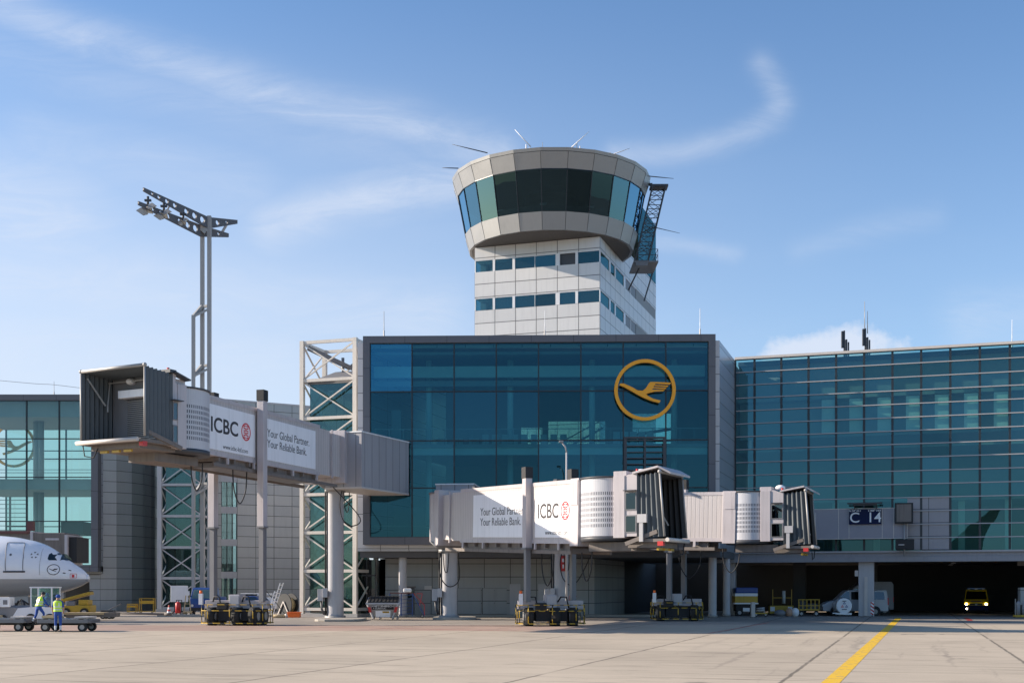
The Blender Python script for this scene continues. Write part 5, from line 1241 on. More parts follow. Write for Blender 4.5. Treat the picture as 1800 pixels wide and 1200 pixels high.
mb = MB(); mb.box(-4.9, -3.7, -.45, -.42, 1.2, 1.75); mb.build('gear_door', 'plane_grey', plane)

# simple shaded bridge behind the airliner
sb2 = thing('passenger_bridge', 'brown roofed passenger bridge seen above and behind the airliner nose', 'passenger bridge', (gx(102, 92), 92, 0), group='passenger boarding bridges')
mb = MB(); mb.box(gx(-60, 92) - gx(102, 92), gx(69, 92) - gx(102, 92), -1.3, 1.3, 4.6, 6.15); mb.build('tunnel', 'brown', sb2)
mb = MB(); mb.box(gx(-60, 92) - gx(102, 92), gx(62, 92) - gx(102, 92), -1.5, 1.5, 6.15, 6.35); mb.build('tunnel_roof', 'ad_red', sb2); M['roof_brown'] = pbr('brown_roof', (.14, .05, .045), .6); sb2.children[-1].data.materials[0] = M['roof_brown']
mb = MB(); x0 = gx(70, 92) - gx(102, 92); x1 = gx(127, 92) - gx(102, 92)
mb.box(x0, x1, -1.5, 1.5, 3.9, 6.2); mb.build('cab', 'brown', sb2, bevel=.05)
mb = MB(); mb.box(x0 - .1, x0 + .1, -1.6, 1.6, 3.85, 6.3); mb.box(x1, x1 + .22, -1.6, 1.6, 3.85, 6.05); mb.box(x0 + 1.0, x0 + 2.0, -1.53, -1.505, 5.65, 5.8); mb.build('cab_frame', 'bridge_grey', sb2)
mb = MB(); mb.box(x1 + .2, x1 + .8, -1.3, 1.3, 4.0, 5.9); mb.build('canopy', 'black', sb2)
mb = MB(); mb.box(-1, -.6, -.2, .2, 0, 3.9); mb.box(-2, .5, -.6, .6, .3, .9); mb.build('support', 'grey_mid', sb2)
mb = MB(); mb.cb((gx(57, 92) - gx(102, 92), -.3, 6.75), (.45, .45, .7)); mb.build('roof_unit', 'roof_brown', sb2)
# dark ground floor behind the pavilion
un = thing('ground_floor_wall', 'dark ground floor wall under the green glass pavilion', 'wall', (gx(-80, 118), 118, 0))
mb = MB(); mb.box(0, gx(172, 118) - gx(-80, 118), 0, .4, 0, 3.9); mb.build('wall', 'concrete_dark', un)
for q in (2, 6.5): g = MB(); g.box(q, q + 2.2, -.05, -.01, .3, 2.7); g.build('roller_gate', 'grey_mid', un)
mb = MB(); mb.box(11.5, 12.0, -4, -3.5, 0, 3.6); mb.build('support_post', 'column', un)

# ================= people =================
def person(label, loc, rz, J_, vest=True, lean=0.0, cap='blue', bare=True, h=1.0):
    t = thing('person', label, 'person', loc, rz, group='apron workers in hi-vis vests')
    names = list(J_.keys()); idx = {k: i for i, k in enumerate(names)}
    ed = [('pelvis', 'spine'), ('spine', 'chest'), ('chest', 'neck'), ('neck', 'head'), ('head', 'crown')]
    for s in 'LR':
        ed += [('chest', 'sh' + s), ('sh' + s, 'el' + s), ('el' + s, 'wr' + s), ('wr' + s, 'ha' + s), ('pelvis', 'hi' + s), ('hi' + s, 'kn' + s), ('kn' + s, 'an' + s), ('an' + s, 'to' + s)]
    me = bpy.data.meshes.new('body'); me.from_pydata([J_[k][0] for k in names], [(idx[a], idx[b_]) for a, b_ in ed], []); me.update()
    o = bpy.data.objects.new('tmp', me); col.objects.link(o)
    sk = o.modifiers.new('s', 'SKIN'); ss = o.modifiers.new('u', 'SUBSURF'); ss.levels = 1
    for k in names: o.data.skin_vertices[0].data[idx[k]].radius = (J_[k][1],) * 2
    o.data.skin_vertices[0].data[idx['pelvis']].use_root = True
    m2 = bpy.data.meshes.new_from_object(o.evaluated_get(bpy.context.evaluated_depsgraph_get())); bpy.data.objects.remove(o)
    # fingers and face go into the same mesh
    mb = MB(); mb.v = [tuple(v.co) for v in m2.vertices]
    def near(c):
        best = min(((Vector(J_[a][0]).lerp(Vector(J_[b_][0]), f) - c).length, a, b_, f) for a, b_ in ed for f in (0, .25, .5, .75, 1)); return best
    for p in m2.polygons:
        c = sum((m2.vertices[i].co for i in p.vertices), Vector()) / len(p.vertices); _, a, b_, f = near(c); k = 0
        if a in ('neck', 'head') or (a == 'chest' and b_ == 'neck' and f > .6): k = 1
        elif a[:2] in ('wr',) or (a[:2] == 'el' and (bare or f > .8)): k = 1
        elif a[:2] == 'an': k = 2
        elif a[:2] == 'kn' and .45 < f < .95: k = 3
        mb.f.append(list(p.vertices)); mb.mi.append(k); mb.sm.append(True)
    mb.k = 1
    for s in 'LR':
        hnd = Vector(J_['ha' + s][0]); wr = Vector(J_['wr' + s][0]); d = (hnd - wr).normalized(); side = Vector((0, 1, 0)) - d * d.y; side.normalize()
        for i, ln in enumerate((.070, .082, .076, .060)):
            b0 = hnd + side * (-.03 + .02 * i) + d * .012; c1 = b0 + d * ln * .5; c2 = c1 + d * ln * .35 + Vector((0, .0, 0)) + d.cross(side) * .018
            mb.tube([b0, c1, c2], [.010, .009, .007], 6)
        b0 = wr.lerp(hnd, .45) + side * .035; mb.tube([b0, b0 + side * .03 + d * .03, b0 + side * .035 + d * .06], [.012, .010, .008], 6)
    hd = Vector(J_['head'][0]); fwd = Vector((0, 1, 0))
    mb.sphere(hd + Vector((0, .105, -.01)), .018, 8, (.8, 1.2, 1.4)); mb.sphere(hd + Vector((-.095, .0, -.01)), .03, 8, (.35, .7, 1)); mb.sphere(hd + Vector((.095, .0, -.01)), .03, 8, (.35, .7, 1))
    mb.k = 2
    for s in (-1, 1): mb.sphere(hd + Vector((.034 * s, .096, .025)), .012, 8)
    mb.k = 4; mb.sphere(hd + Vector((0, .098, -.055)), .02, 8, (1.2, .4, .35))
    mb.build('body', ['blue_cloth', 'skin', 'black', 'reflect', 'red'], t)
    c = Vector(J_['crown'][0]); mb = MB(); mb.sphere(c + Vector((0, -.005, -.035)), .118, 16, (.92, 1.05, .82))
    if cap == 'blue': mb.box(-.07, .07, .08, .19, c.z - .05, c.z - .03)
    mb.build('cap', 'blue_cloth' if cap == 'blue' else 'black', t) if cap == 'blue' else mb.build('hair', 'black', t)
    # vest: shell following the torso
    P, S, Cn = (Vector(J_[k][0]) for k in ('pelvis', 'spine', 'chest')); secs = [(P + V(0, 0, .03), .205, .155), (P.lerp(S, .6), .195, .15), (S.lerp(Cn, .35), .20, .155), (Cn + V(0, 0, -.05), .215, .16), (Cn + V(0, 0, .06), .205, .15), (Cn + V(0, 0, .125), .13, .10)]
    def shell(name, mat, secs, extra=0):
        mb = MB(); n = 24; vs = []; fs = []
        for c_, a, b_ in secs:
            for k in range(n): q = 2 * pi * k / n; vs.append((c_.x + (a + extra) * math.copysign(abs(cos(q)) ** .8, cos(q)), c_.y + (b_ + extra) * math.copysign(abs(sin(q)) ** .8, sin(q)), c_.z))
        for i in range(len(secs) - 1):
            for k in range(n): fs.append((i * n + k, i * n + (k + 1) % n, (i + 1) * n + (k + 1) % n, (i + 1) * n + k))
        mb.add(vs, fs, True); return mb.build(name, mat, t)
    ve = shell('vest', 'hivis', secs)
    def sec(z):
        for (c0, a0_, b0), (c1, a1, b1) in zip(secs, secs[1:]):
            if c0.z <= z <= c1.z: f = (z - c0.z) / (c1.z - c0.z); return (c0.lerp(c1, f), a0_ + (a1 - a0_) * f, b0 + (b1 - b0) * f)
        return secs[0]
    for z in (P.z + .10, P.z + .23):
        s_ = shell('reflective_band', 'reflect', [sec(z), sec(z + .05)], .006); s_.parent = ve
    mb = MB()
    for s in (-1, 1):
        q0 = sec(P.z + .28); q1 = sec(Cn.z + .02); mb.bar((q0[0].x + s * .09, q0[0].y - q0[2] - .002, q0[0].z), (q1[0].x + s * .09, q1[0].y - q1[2] + .008, q1[0].z), .05, .012, (0, 1, 0))
    mb.build('reflective_strap', 'reflect', ve)
    return t
JA = dict(pelvis=((0, 0, .98), .150), spine=((0, 0, 1.18), .140), chest=((0, -.01, 1.40), .155), neck=((0, 0, 1.56), .062), head=((0, .02, 1.68), .098), crown=((0, .01, 1.765), .085),
          shL=((-.19, 0, 1.46), .070), elL=((-.265, -.03, 1.18), .048), wrL=((-.25, .06, .94), .034), haL=((-.245, .09, .86), .036),
          shR=((.19, 0, 1.46), .070), elR=((.27, -.02, 1.18), .048), wrR=((.22, .12, .98), .034), haR=((.18, .18, .93), .036),
          hiL=((-.10, 0, .90), .105), knL=((-.115, .02, .52), .070), anL=((-.12, -.01, .10), .048), toL=((-.13, .13, .05), .042),
          hiR=((.10, 0, .90), .105), knR=((.11, .02, .52), .070), anR=((.12, -.01, .10), .048), toR=((.13, .13, .05), .042))
YA = 58.3
person('worker in blue cap and hi-vis vest standing with his back turned by the cargo dolly', (gx(102, YA), YA, 0), R(4), JA)
JB = dict(pelvis=((0, -.05, .93), .140), spine=((0, .03, 1.12), .130), chest=((.0, .11, 1.33), .145), neck=((0, .17, 1.47), .060), head=((0, .23, 1.58), .096), crown=((0, .24, 1.665), .083),
          shL=((-.18, .10, 1.38), .065), elL=((-.24, .25, 1.15), .046), wrL=((-.15, .45, 1.02), .033), haL=((-.12, .52, .99), .035),
          shR=((.18, .12, 1.38), .065), elR=((.27, .22, 1.12), .046), wrR=((.25, .42, .96), .033), haR=((.24, .50, .92), .035),
          hiL=((-.10, -.05, .86), .100), knL=((-.14, -.10, .46), .068), anL=((-.16, -.32, .12), .047), toL=((-.17, -.20, .05), .040),
          hiR=((.10, -.03, .86), .100), knR=((.13, .20, .55), .068), anR=((.14, .12, .16), .047), toR=((.15, .26, .11), .040))
person('bareheaded worker in hi-vis vest stepping forward left of the capped worker', (gx(69, 60.3), 60.3, .36), R(-38), JB, cap='hair', bare=False).scale = (.92,) * 3

# ================= ground equipment on the left =================
def wheel(mb_or_parent, c, r, w=.2, axis='y', rim='steel'):
    mb = MB(); a = Vector((0, w / 2, 0)) if axis == 'y' else Vector((w / 2, 0, 0)); c = Vector(c)
    mb.tube([c - a, c + a], r, 22); o = mb.build('wheel', 'tyre', mb_or_parent)
    mb = MB(); mb.tube([c - a * 1.08, c + a * 1.08], r * .55, 14); mb.build('rim', rim, o); return o
def dolly(px0, px1, Y, lab, load=True):
    x0, x1 = gx(px0, Y), gx(px1, Y); L = x1 - x0; t = thing('cargo_dolly', lab, 'cargo dolly', (x0, Y, 0), R(-2), group='flat cargo dollies')
    mb = MB(); mb.box(.1, L, -.75, .75, .46, .54); mb.box(.05, L - .05, -.78, -.70, .42, .60); mb.box(.05, L - .05, .70, .78, .42, .60); mb.box(L - .08, L, -.70, .70, .42, .60); mb.build('deck', 'grey_mid', t, bevel=.01)
    mb = MB()
    for k in range(7): mb.tube([(.25 + k * (L - .5) / 6, -.68, .60), (.25 + k * (L - .5) / 6, .68, .60)], .045, 8)
    mb.build('roller_bed', 'steel', t)
    for x in (.40, L - .38):
        for y in (-.6, .6): wheel(t, (x, y, .22), .22, .16)
    mb = MB(); mb.box(.2, L - .2, -.1, .1, .3, .42); mb.box(.35, .45, -.6, .6, .24, .36); mb.box(L - .43, L - .33, -.6, .6, .24, .36); mb.bar((.1, 0, .38), (-1.0, 0, .30), .09); mb.build('chassis', 'black', t)
    if load:
        mb = MB(); mb.box(.25, .95, -.7, .2, .66, .78); mb.build('stop_block', 'wood', t); mb = MB(); mb.box(L - .75, L - .1, -.7, .5, .66, .74); mb.build('stop_block', 'coping', t)
    return t
dolly(75, 168, 60.3, 'flat cargo dolly beside the capped worker')
dolly(-32, 57, 60.6, 'flat cargo dolly at the left edge of the picture', True)
# white tug with glass cab
tg = thing('baggage_tug', 'small white tug with a glazed cabin behind the workers', 'tug', (gx(48, 71), 71, 0))
mb = MB(); mb.prism([(0, 0), (1.6, 0), (1.6, 1.4), (0, 1.4)], .35, 1.0); mb.add([(-.9, 0, .4), (0, 0, .4), (0, 0, 1.0), (-.55, 0, .95), (-.9, 1.4, .4), (0, 1.4, .4), (0, 1.4, 1.0), (-.55, 1.4, .95)], [(0, 1, 2, 3), (7, 6, 5, 4), (0, 3, 7, 4), (3, 2, 6, 7), (0, 4, 5, 1)]); mb.build('body', 'white', tg, bevel=.03)
mb = MB()
for x, y in ((.2, .05), (1.4, .05), (.2, 1.35), (1.4, 1.35), (.62, .05)): mb.bar((x, y, 1.0), (x, y, 2.12), .07)
mb.box(.12, 1.48, 0, 1.4, 2.12, 2.2); mb.build('cab_frame', 'white', tg)
for y_ in (.04, 1.34): mb = MB(); mb.box(.24, 1.36, y_, y_ + .02, 1.05, 2.1); mb.build('cab_glass', 'glass_left', tg)
mb = MB(); mb.tube([(.9, .7, 1.0), (.9, .7, 1.5), (.9, .72, 1.62)], [.2, .2, .1], 10); mb.sphere((.9, .72, 1.75), .11, 10); mb.build('driver_seat', 'blue_cloth', tg)
for x in (.2, 1.3): wheel(tg, (x, .08, .32), .32, .2); wheel(tg, (x, 1.32, .32), .32, .2)
# ground power unit at far left
gu = thing('ground_power_unit', 'low grey power unit with a white box under the airliner at the left edge', 'power unit', (gx(-6, 72), 72, 0))
mb = MB(); mb.box(0, 2.0, 0, 1.2, .35, .95); mb.add([(0, 0, .95), (2, 0, .95), (1.7, .2, 1.1), (.3, .2, 1.1), (0, 1.2, .95), (2, 1.2, .95), (1.7, 1, 1.1), (.3, 1, 1.1)], [(0, 1, 2, 3), (3, 2, 6, 7), (1, 5, 6, 2), (4, 0, 3, 7), (5, 4, 7, 6)]); mb.build('body', 'grey_mid', gu, bevel=.03)
mb = MB(); mb.box(0, .78, -.1, .7, 1.0, 1.58); w_ = mb.build('white_box', 'white', gu, bevel=.02)
curve_mesh('mark', 'red', [[(0, 0), (.16, .05), (.04, .1)], [(.0, .14), (.2, .17), (.0, .2)]], ext=.003, mtx=fmtx((.08, -.104, 1.3), (1, 0, 0), (0, 0, 1)), parent=w_)
mb = MB(); mb.box(.42, .68, -.106, -.1, 1.15, 1.42); mb.build('plate', 'grey_mid', w_)
mb = MB(); mb.tube([(1.0, .3, 1.0), (1.2, .2, 1.35), (1.5, .3, 1.3), (1.6, .2, .8), (1.9, 0, .5)], .06, 8); mb.tube([(.9, .5, 1.1), (1.3, .4, 1.45), (1.75, .4, 1.15)], .05, 8); mb.build('hose', 'black', gu)
for x in (.35, 1.6): wheel(gu, (x, .0, .28), .28, .18)
mb = MB(); mb.box(2.1, 3.3, .1, 1.0, .3, .9); mb.box(2.2, 3.0, .2, .9, .9, 1.15); mb.build('engine_hood', 'brown', gu, bevel=.05)
# yellow belt loader
bl_ = thing('belt_loader', 'yellow belt loader with raised boom right of the airliner nose gear', 'belt loader', (gx(108, 90), 90, 0))
mb = MB(); mb.box(.0, 2.1, 0, 1.4, .35, .85); mb.box(1.2, 1.9, .1, 1.2, .85, 1.25); mb.build('body', 'yellow', bl_, bevel=.06)
mb = MB(); mb.bar((-1.2, .7, .9), (2.0, .7, 1.75), .8, .22); mb.build('boom', 'yellow', bl_, bevel=.03)
mb = MB(); mb.bar((-1.2, .7, 1.02), (2.0, .7, 1.88), .6, .04); mb.build('belt', 'black', bl_)
mb = MB(); mb.box(.3, 1.0, -.02, .3, .8, 1.15); mb.build('cabin', 'grey_mid', bl_, bevel=.05)
for x in (.35, 1.7): wheel(bl_, (x, .0, .32), .32, .22); wheel(bl_, (x, 1.35, .32), .32, .22)
# tow bars, blocks
tb_ = thing('tow_bar', 'long yellow brown tow bar on small wheels lying left of the traffic cone', 'tow bar', (gx(186, 84), 84, 0), R(-3))
mb = MB(); mb.tube([(.0, 0, .42), (4.3, 0, .32)], .075, 10); mb.tube([(4.1, 0, .32), (4.6, 0, .32)], .11, 10); mb.build('tube', 'brown', tb_)
mb = MB(); mb.box(-.3, .6, -.25, .25, .3, .62); mb.bar((.2, 0, .6), (1.1, 0, 1.05), .06); mb.build('coupling', 'dark_steel', tb_, bevel=.03)
for x in (-.1, .35): wheel(tb_, (x, -.25, .2), .2, .1); wheel(tb_, (x, .25, .2), .2, .1)
wk = thing('wheel_chock_pallet', 'pale pallet with brown timbers beside the airliner nose', 'pallet', (gx(112, 80), 80, 0))
mb = MB(); mb.box(0, 2.6, 0, 1.0, .38, .52); mb.build('deck', 'wood', wk); mb = MB(); mb.box(1.7, 3.4, .1, .9, .22, .5); mb.box(.1, 1.5, .1, .9, 0, .38); mb.build('timber', 'brown', wk)
def cone(px, Y, lab):
    t = thing('traffic_cone', lab, 'traffic cone', (gx(px, Y), Y, 0)); mb = MB(); mb.box(-.2, .2, -.2, .2, 0, .04); mb.ring([(.16, .04), (.13, .16)], 16); mb.ring([(.105, .28), (.08, .40)], 16); mb.ring([(.06, .52), (.03, .66), (.001, .67)], 16); mb.build('cone', 'red', t)
    mb = MB(); mb.ring([(.132, .16), (.105, .28)], 16); mb.ring([(.082, .40), (.058, .52)], 16); mb.build('white_band', 'white', t); t.scale = (1.25, 1.25, 1.25)
cone(297, 93, 'red and white traffic cone in front of the left braced tower')
for px, s_, lab in ((233, .8, 'small yellow trolley by the curved wall'), (259, 1.25, 'yellow framed trolley by the curved wall, the taller one')):
    t = thing('yellow_trolley', lab, 'trolley', (gx(px, 100), 100, 0), group='yellow trolleys by the curved wall')
    w = .45 * s_; h = 1.0 * s_; mb = MB()
    for x in (-w, w):
        for y in (-.25, .25): mb.bar((x, y, .12), (x, y, h), .05)
    for z in (.2, h): mb.bar((-w, -.25, z), (w, -.25, z), .05); mb.bar((-w, .25, z), (w, .25, z), .05)
    mb.build('frame', 'yellow', t); mb = MB(); mb.box(-w * .9, w * .9, -.22, .22, h * .66, h * .86); mb.build('bin', 'yellow', t)
    for x in (-w * .8, w * .8): wheel(t, (x, -.25, .08), .08, .05)
# white panel on stand and red trolley by the left braced tower
t = thing('display_board', 'white board on a stand before the left braced tower', 'board', (gx(315, 102), 102, 0))
mb = MB(); mb.box(-.72, .72, 0, .08, .95, 2.3); mb.build('board', 'white', t, bevel=.02); mb = MB(); mb.bar((-.4, .05, 0), (-.4, .05, .95), .08); mb.bar((.4, .05, 0), (.4, .05, .95), .08); mb.box(-.6, .6, -.2, .3, 0, .06); mb.build('stand', 'dark_steel', t)
t = thing('fire_extinguisher_cart', 'red wheeled extinguisher beside the traffic cone', 'extinguisher cart', (gx(313, 94), 94, 0))
mb = MB(); mb.tube([(0, 0, .2), (0, 0, .95), (0, 0, 1.05)], [.2, .2, .08], 16); mb.build('bottle', 'red', t); mb = MB(); mb.bar((-.2, .15, .1), (-.2, .3, 1.2), .05); mb.bar((.2, .15, .1), (.2, .3, 1.2), .05); mb.bar((-.2, .3, 1.18), (.2, .3, 1.18), .05); mb.bar((0, 0, 1.0), (0, .3, 1.18), .05); mb.tube([(0, 0, 1.05), (.25, -.1, .9), (.3, -.15, .4)], .03, 6); mb.build('frame', 'black', t)
wheel(t, (-.28, .1, .18), .18, .06); wheel(t, (.28, .1, .18), .18, .06)
t = thing('wooden_barrow', 'small yellow brown trolley between the red extinguisher and the blue truck', 'trolley', (gx(330, 94), 94, 0))
mb = MB(); mb.bar((-.3, 0, .1), (-.15, 0, 1.55), .06); mb.bar((.25, 0, .1), (.1, 0, 1.55), .06); mb.box(-.3, .3, -.25, .25, .25, .33); mb.bar((-.25, 0, .9), (.2, 0, .9), .05); mb.bar((-.28, 0, .1), (.25, 0, .28), .05); mb.build('frame', 'wood', t); wheel(t, (-.25, .2, .15), .15, .06); wheel(t, (.25, .2, .15), .15, .06)

M['silver'] = pbr('shaded_white_van_paint', (.40, .41, .43), .3)  # white van paint darkened: the hall's shade is put into the colour
# ---- road vehicles ----
def vehicle(t, prof, hw, belt, k, mat, glass_side=(), wheels=(), wr=.33, extra=None):
    """side profile (x,z) with the nose at x=0, width tapering above the belt line"""
    def w(z): return hw - max(0, z - belt) * k
    n = len(prof); vs = [(x, -w(z), z) for x, z in prof] + [(x, w(z), z) for x, z in prof]
    mb = MB(); mb.add(vs, [tuple(range(n)), tuple(range(2 * n - 1, n - 1, -1))] + [(i, n + i, n + (i + 1) % n, (i + 1) % n) for i in range(n)])
    b_ = mb.build('body', mat, t, bevel=.045)
    for poly in glass_side:
        for s in (-1, 1):
            mb = MB(); mb.add([(x, s * (w(z) + .008), z) for x, z in poly], [tuple(range(len(poly)))]); mb.build('side_window', 'glass_dark', t)
            mb = MB(); mb.add([(x, s * (w(z) + .004), z) for x, z in poly], [tuple(range(len(poly)))]); mb.build('window_backing', 'interior_dark', t.children[-1])
    for x in wheels:
        for s in (-1, 1):
            wheel(t, (x, s * (hw - .10), wr), wr, .22); mb = MB(); mb.tube([(x, s * (hw - .12), wr + .02), (x, s * (hw + .012), wr + .02)], wr + .07, 22); mb.build('wheel_arch', 'black', t)
            t.children[-1].location = (0, -s * .0, 0)
    return w
vanp = [(0, .35), (.02, .80), (.30, 1.02), (1.05, 1.22), (1.75, 1.90), (2.1, 1.97), (4.75, 1.95), (4.88, 1.2), (4.88, .35)]
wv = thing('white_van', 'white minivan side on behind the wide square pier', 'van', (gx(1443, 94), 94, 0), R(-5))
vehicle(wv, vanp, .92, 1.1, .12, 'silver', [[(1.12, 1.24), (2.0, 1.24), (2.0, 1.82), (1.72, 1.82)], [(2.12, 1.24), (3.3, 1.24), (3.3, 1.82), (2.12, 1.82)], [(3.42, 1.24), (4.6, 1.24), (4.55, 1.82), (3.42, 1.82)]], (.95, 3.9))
mb = MB(); mb.cb((.12, -.70, .78), (.3, .34, .16)); mb.build('headlight', 'lens', wv); mb = MB(); mb.cb((4.86, -.84, 1.1), (.08, .14, .55)); mb.build('tail_light', 'red', wv); mb = MB(); mb.cb((1.3, -1.05, 1.3), (.1, .2, .22)); mb.build('mirror', 'black', wv)
bt = thing('panel_van', 'taller white panel van parked behind the white minivan', 'van', (gx(1492, 98), 98, 0), R(-4))
vehicle(bt, [(-.9, .4), (-.88, 1.05), (-.3, 1.35), (.2, 2.15), (.9, 2.62), (3.15, 2.62), (3.3, 2.4), (3.3, .4)], .98, 1.3, .06, 'fascia', [[(-.1, 1.4), (.7, 1.4), (.7, 2.05), (.28, 2.05)]], (-.1, 2.6))
mb = MB(); mb.cb((3.29, -.9, 1.2), (.06, .12, .4)); mb.build('tail_light', 'red', bt)
yv = thing('yellow_van', 'yellow airport van facing the camera with headlights on and a blue light bar', 'van', (gx(1716, 100), 100, 0), R(69.5))
vehicle(yv, [(0, .30), (0, .75), (.08, 1.0), (.35, 1.12), (.95, 1.90), (1.3, 1.98), (4.8, 1.96), (4.9, .3)], .93, 1.1, .16, 'van_yellow', [[(1.1, 1.2), (2.0, 1.2), (2.0, 1.8), (1.25, 1.8)]], (.95, 3.9))
mb = MB(); mb.add([(.36, -.82, 1.17), (.36, .82, 1.17), (.90, .72, 1.84), (.90, -.72, 1.84)], [(0, 1, 2, 3)]); mb.M = Matrix.Translation((-.02, 0, .012)); mb2 = MB(); mb2.M = mb.M; mb2.add([(.36, -.82, 1.17), (.36, .82, 1.17), (.90, .72, 1.84), (.90, -.72, 1.84)], [(0, 1, 2, 3)]); ws_ = mb2.build('windscreen', 'glass_dark', yv)
mb = MB(); mb.M = Matrix.Translation((-.008, 0, .006)); mb.add([(.36, -.82, 1.17), (.36, .82, 1.17), (.90, .72, 1.84), (.90, -.72, 1.84)], [(0, 1, 2, 3)]); mb.build('windscreen_backing', 'interior_dark', ws_)
mb = MB(); mb.box(-.03, .3, -.94, .94, .30, .70); mb.build('bumper', 'navy', yv, bevel=.03)
mb = MB(); mb.box(-.02, .05, -.5, .5, .72, .84); mb.build('grille', 'black', yv)
mb = MB(); mb.box(.02, .055, -.42, .42, .98, 1.09); mb.bar((.1, -.42, 1.03), (.1, .42, 1.03), .05, .12); mb.build('red_lettering_strip', 'roof_brown', yv)
for s in (-1, 1):
    mb = MB(); mb.disc((-.015, s * .76, .80), .09, 18, (1, 0, 0), .05); mb.build('headlight', 'led', yv); mb = MB(); mb.cb((.45, s * 1.03, 1.25), (.12, .18, .22)); mb.build('mirror', 'black', yv)
mb = MB(); mb.disc((-.035, .72, .42), .07, 12, (1, 0, 0), .03); mb.build('fog_light', 'led', yv)
mb = MB(); mb.tube([(-.03, 0, .78), (.0, 0, .78)], .10, 18); mb.build('badge', 'steel', yv)
mb = MB(); mb.box(1.15, 1.45, -.68, .68, 2.0, 2.14); mb.build('light_bar', 'bluelens', yv, bevel=.03)
mb = MB(); mb.cb((1.14, -.55, 2.02), (.05, .18, .08)); mb.cb((1.14, .55, 2.02), (.05, .18, .08)); mb.cb((1.14, 0, 2.02), (.05, .22, .08)); mb.build('spot_lamp', 'lens', yv)
# blue truck and cars on the left
bt2 = thing('blue_truck', 'dark blue apron truck facing the camera left of the drive unit', 'truck', (gx(354, 97), 97, 0), R(90))
vehicle(bt2, [(0, .35), (-.02, .9), (.05, 1.25), (.45, 2.05), (.7, 2.15), (2.3, 2.15), (2.3, 1.4), (4.6, 1.4), (4.6, .35)], .95, 1.2, .14, 'blue', [], (.8, 3.6))
mb = MB(); mb.M = Matrix.Translation((-.02, 0, .012)); mb.add([(.06, -.80, 1.28), (.06, .80, 1.28), (.42, .70, 1.98), (.42, -.70, 1.98)], [(0, 1, 2, 3)]); ws_ = mb.build('windscreen', 'glass_left', bt2)
mb = MB(); mb.M = Matrix.Translation((-.006, 0, .006)); mb.add([(.06, -.80, 1.28), (.06, .80, 1.28), (.42, .70, 1.98), (.42, -.70, 1.98)], [(0, 1, 2, 3)]); mb.build('windscreen_backing', 'grey_mid', ws_)
mb = MB(); mb.box(-.06, .2, -.95, .95, .30, .55); mb.build('bumper', 'black', bt2)
for s in (-1, 1):
    mb = MB(); mb.disc((-.03, s * .72, .72), .10, 14, (1, 0, 0), .05); mb.build('headlight', 'lens', bt2); mb = MB(); mb.cb((.15, s * 1.1, 1.7), (.1, .22, .35)); mb.build('mirror', 'white', bt2)
for px, Y, lab, mat in ((388, 103, 'dark blue apron car with roof rack behind the left drive unit', 'blue'), (408, 106, 'white topped car behind the left drive unit', 'white')):
    c = thing('apron_car', lab, 'car', (gx(px, Y), Y, 0), R(-3), group='cars parked before the pale rear wall')
    vehicle(c, [(0, .35), (.03, .75), (.9, .95), (1.5, 1.42), (3.1, 1.45), (3.7, .98), (4.1, .9), (4.12, .35)], .86, .9, .22, mat, [[(1.1, .98), (2.15, .98), (2.15, 1.36), (1.55, 1.36)], [(2.25, .98), (3.5, .98), (3.1, 1.38), (2.25, 1.38)]], (.8, 3.3), .30)
    mb = MB(); mb.box(1.6, 3.0, -.5, .5, 1.46, 1.60) if mat == 'blue' else mb.box(.9, 3.4, -.6, .6, 1.47, 1.66); mb.build('roof_rack' if mat == 'blue' else 'roof_box', 'black' if mat == 'blue' else 'white', c, bevel=.02)
# ladders, reel, orange box
t = thing('step_ladder', 'leaning silver ladders beside the cable reel', 'ladder', (gx(494, 91), 91, 0), 0)
for x0, x1, h in ((-.75, .05, 2.5), (-.95, -.35, 1.9)):
    mb = MB()
    for o_ in (-.22, .22): mb.bar((x0 + o_ * .3, o_ * 1.2, .0), (x1 + o_ * .3, o_ * 1.2, h), .06)
    for k in range(8): f = (k + .5) / 8; mb.bar((x0 + (x1 - x0) * f - .066, -.26, h * f), (x0 + (x1 - x0) * f + .066, .26, h * f), .045)
    mb.build('ladder_rails', 'ad_white', t)
mb = MB(); mb.bar((-1.1, 0, 1.9), (.35, .1, .1), .05); mb.bar((-1.0, 0, .0), (-1.2, 0, 2.3), .05); mb.build('prop', 'dark_steel', t)
t = thing('cable_reel', 'large dark cable reel standing before the pale rear wall', 'cable reel', (gx(500, 93), 93, 0), R(50))
mb = MB(); mb.disc((0, 0, .85), .85, 30, (1, 0, 0), .07); mb.disc((.65, 0, .85), .85, 30, (1, 0, 0), .07); mb.build('flange', 'black', t); mb = MB(); mb.tube([(.0, 0, .85), (.65, 0, .85)], .55, 24); mb.build('cable_drum', 'wood', t)
mb = MB(); mb.bar((-.1, -.7, 0), (-.1, 0, 1.1), .08); mb.bar((-.1, .7, 0), (-.1, 0, 1.1), .08); mb.bar((.75, -.7, 0), (.75, 0, 1.1), .08); mb.bar((.75, .7, 0), (.75, 0, 1.1), .08); mb.build('stand', 'coping', t)
t = thing('orange_box', 'orange plastic box on the ground left of the bridge column', 'box', (gx(517, 88), 88, 0)); mb = MB(); mb.box(-.45, .45, -.3, .3, 0, .34); mb.build('box', 'orange', t, bevel=.03); mb = MB(); mb.box(-.48, .48, -.33, .33, .34, .40); mb.build('lid', 'orange', t)
t = thing('beige_tube', 'short beige tube lying beside the orange box', 'tube', (gx(490, 87), 87, .12), R(12)); mb = MB(); mb.tube([(-.45, 0, 0), (.45, 0, 0)], .12, 12); mb.build('tube', 'wood', t); mb = MB(); mb.tube([(.45, 0, 0), (.62, 0, .05)], .15, 12); mb.build('end_cap', 'coping', t)

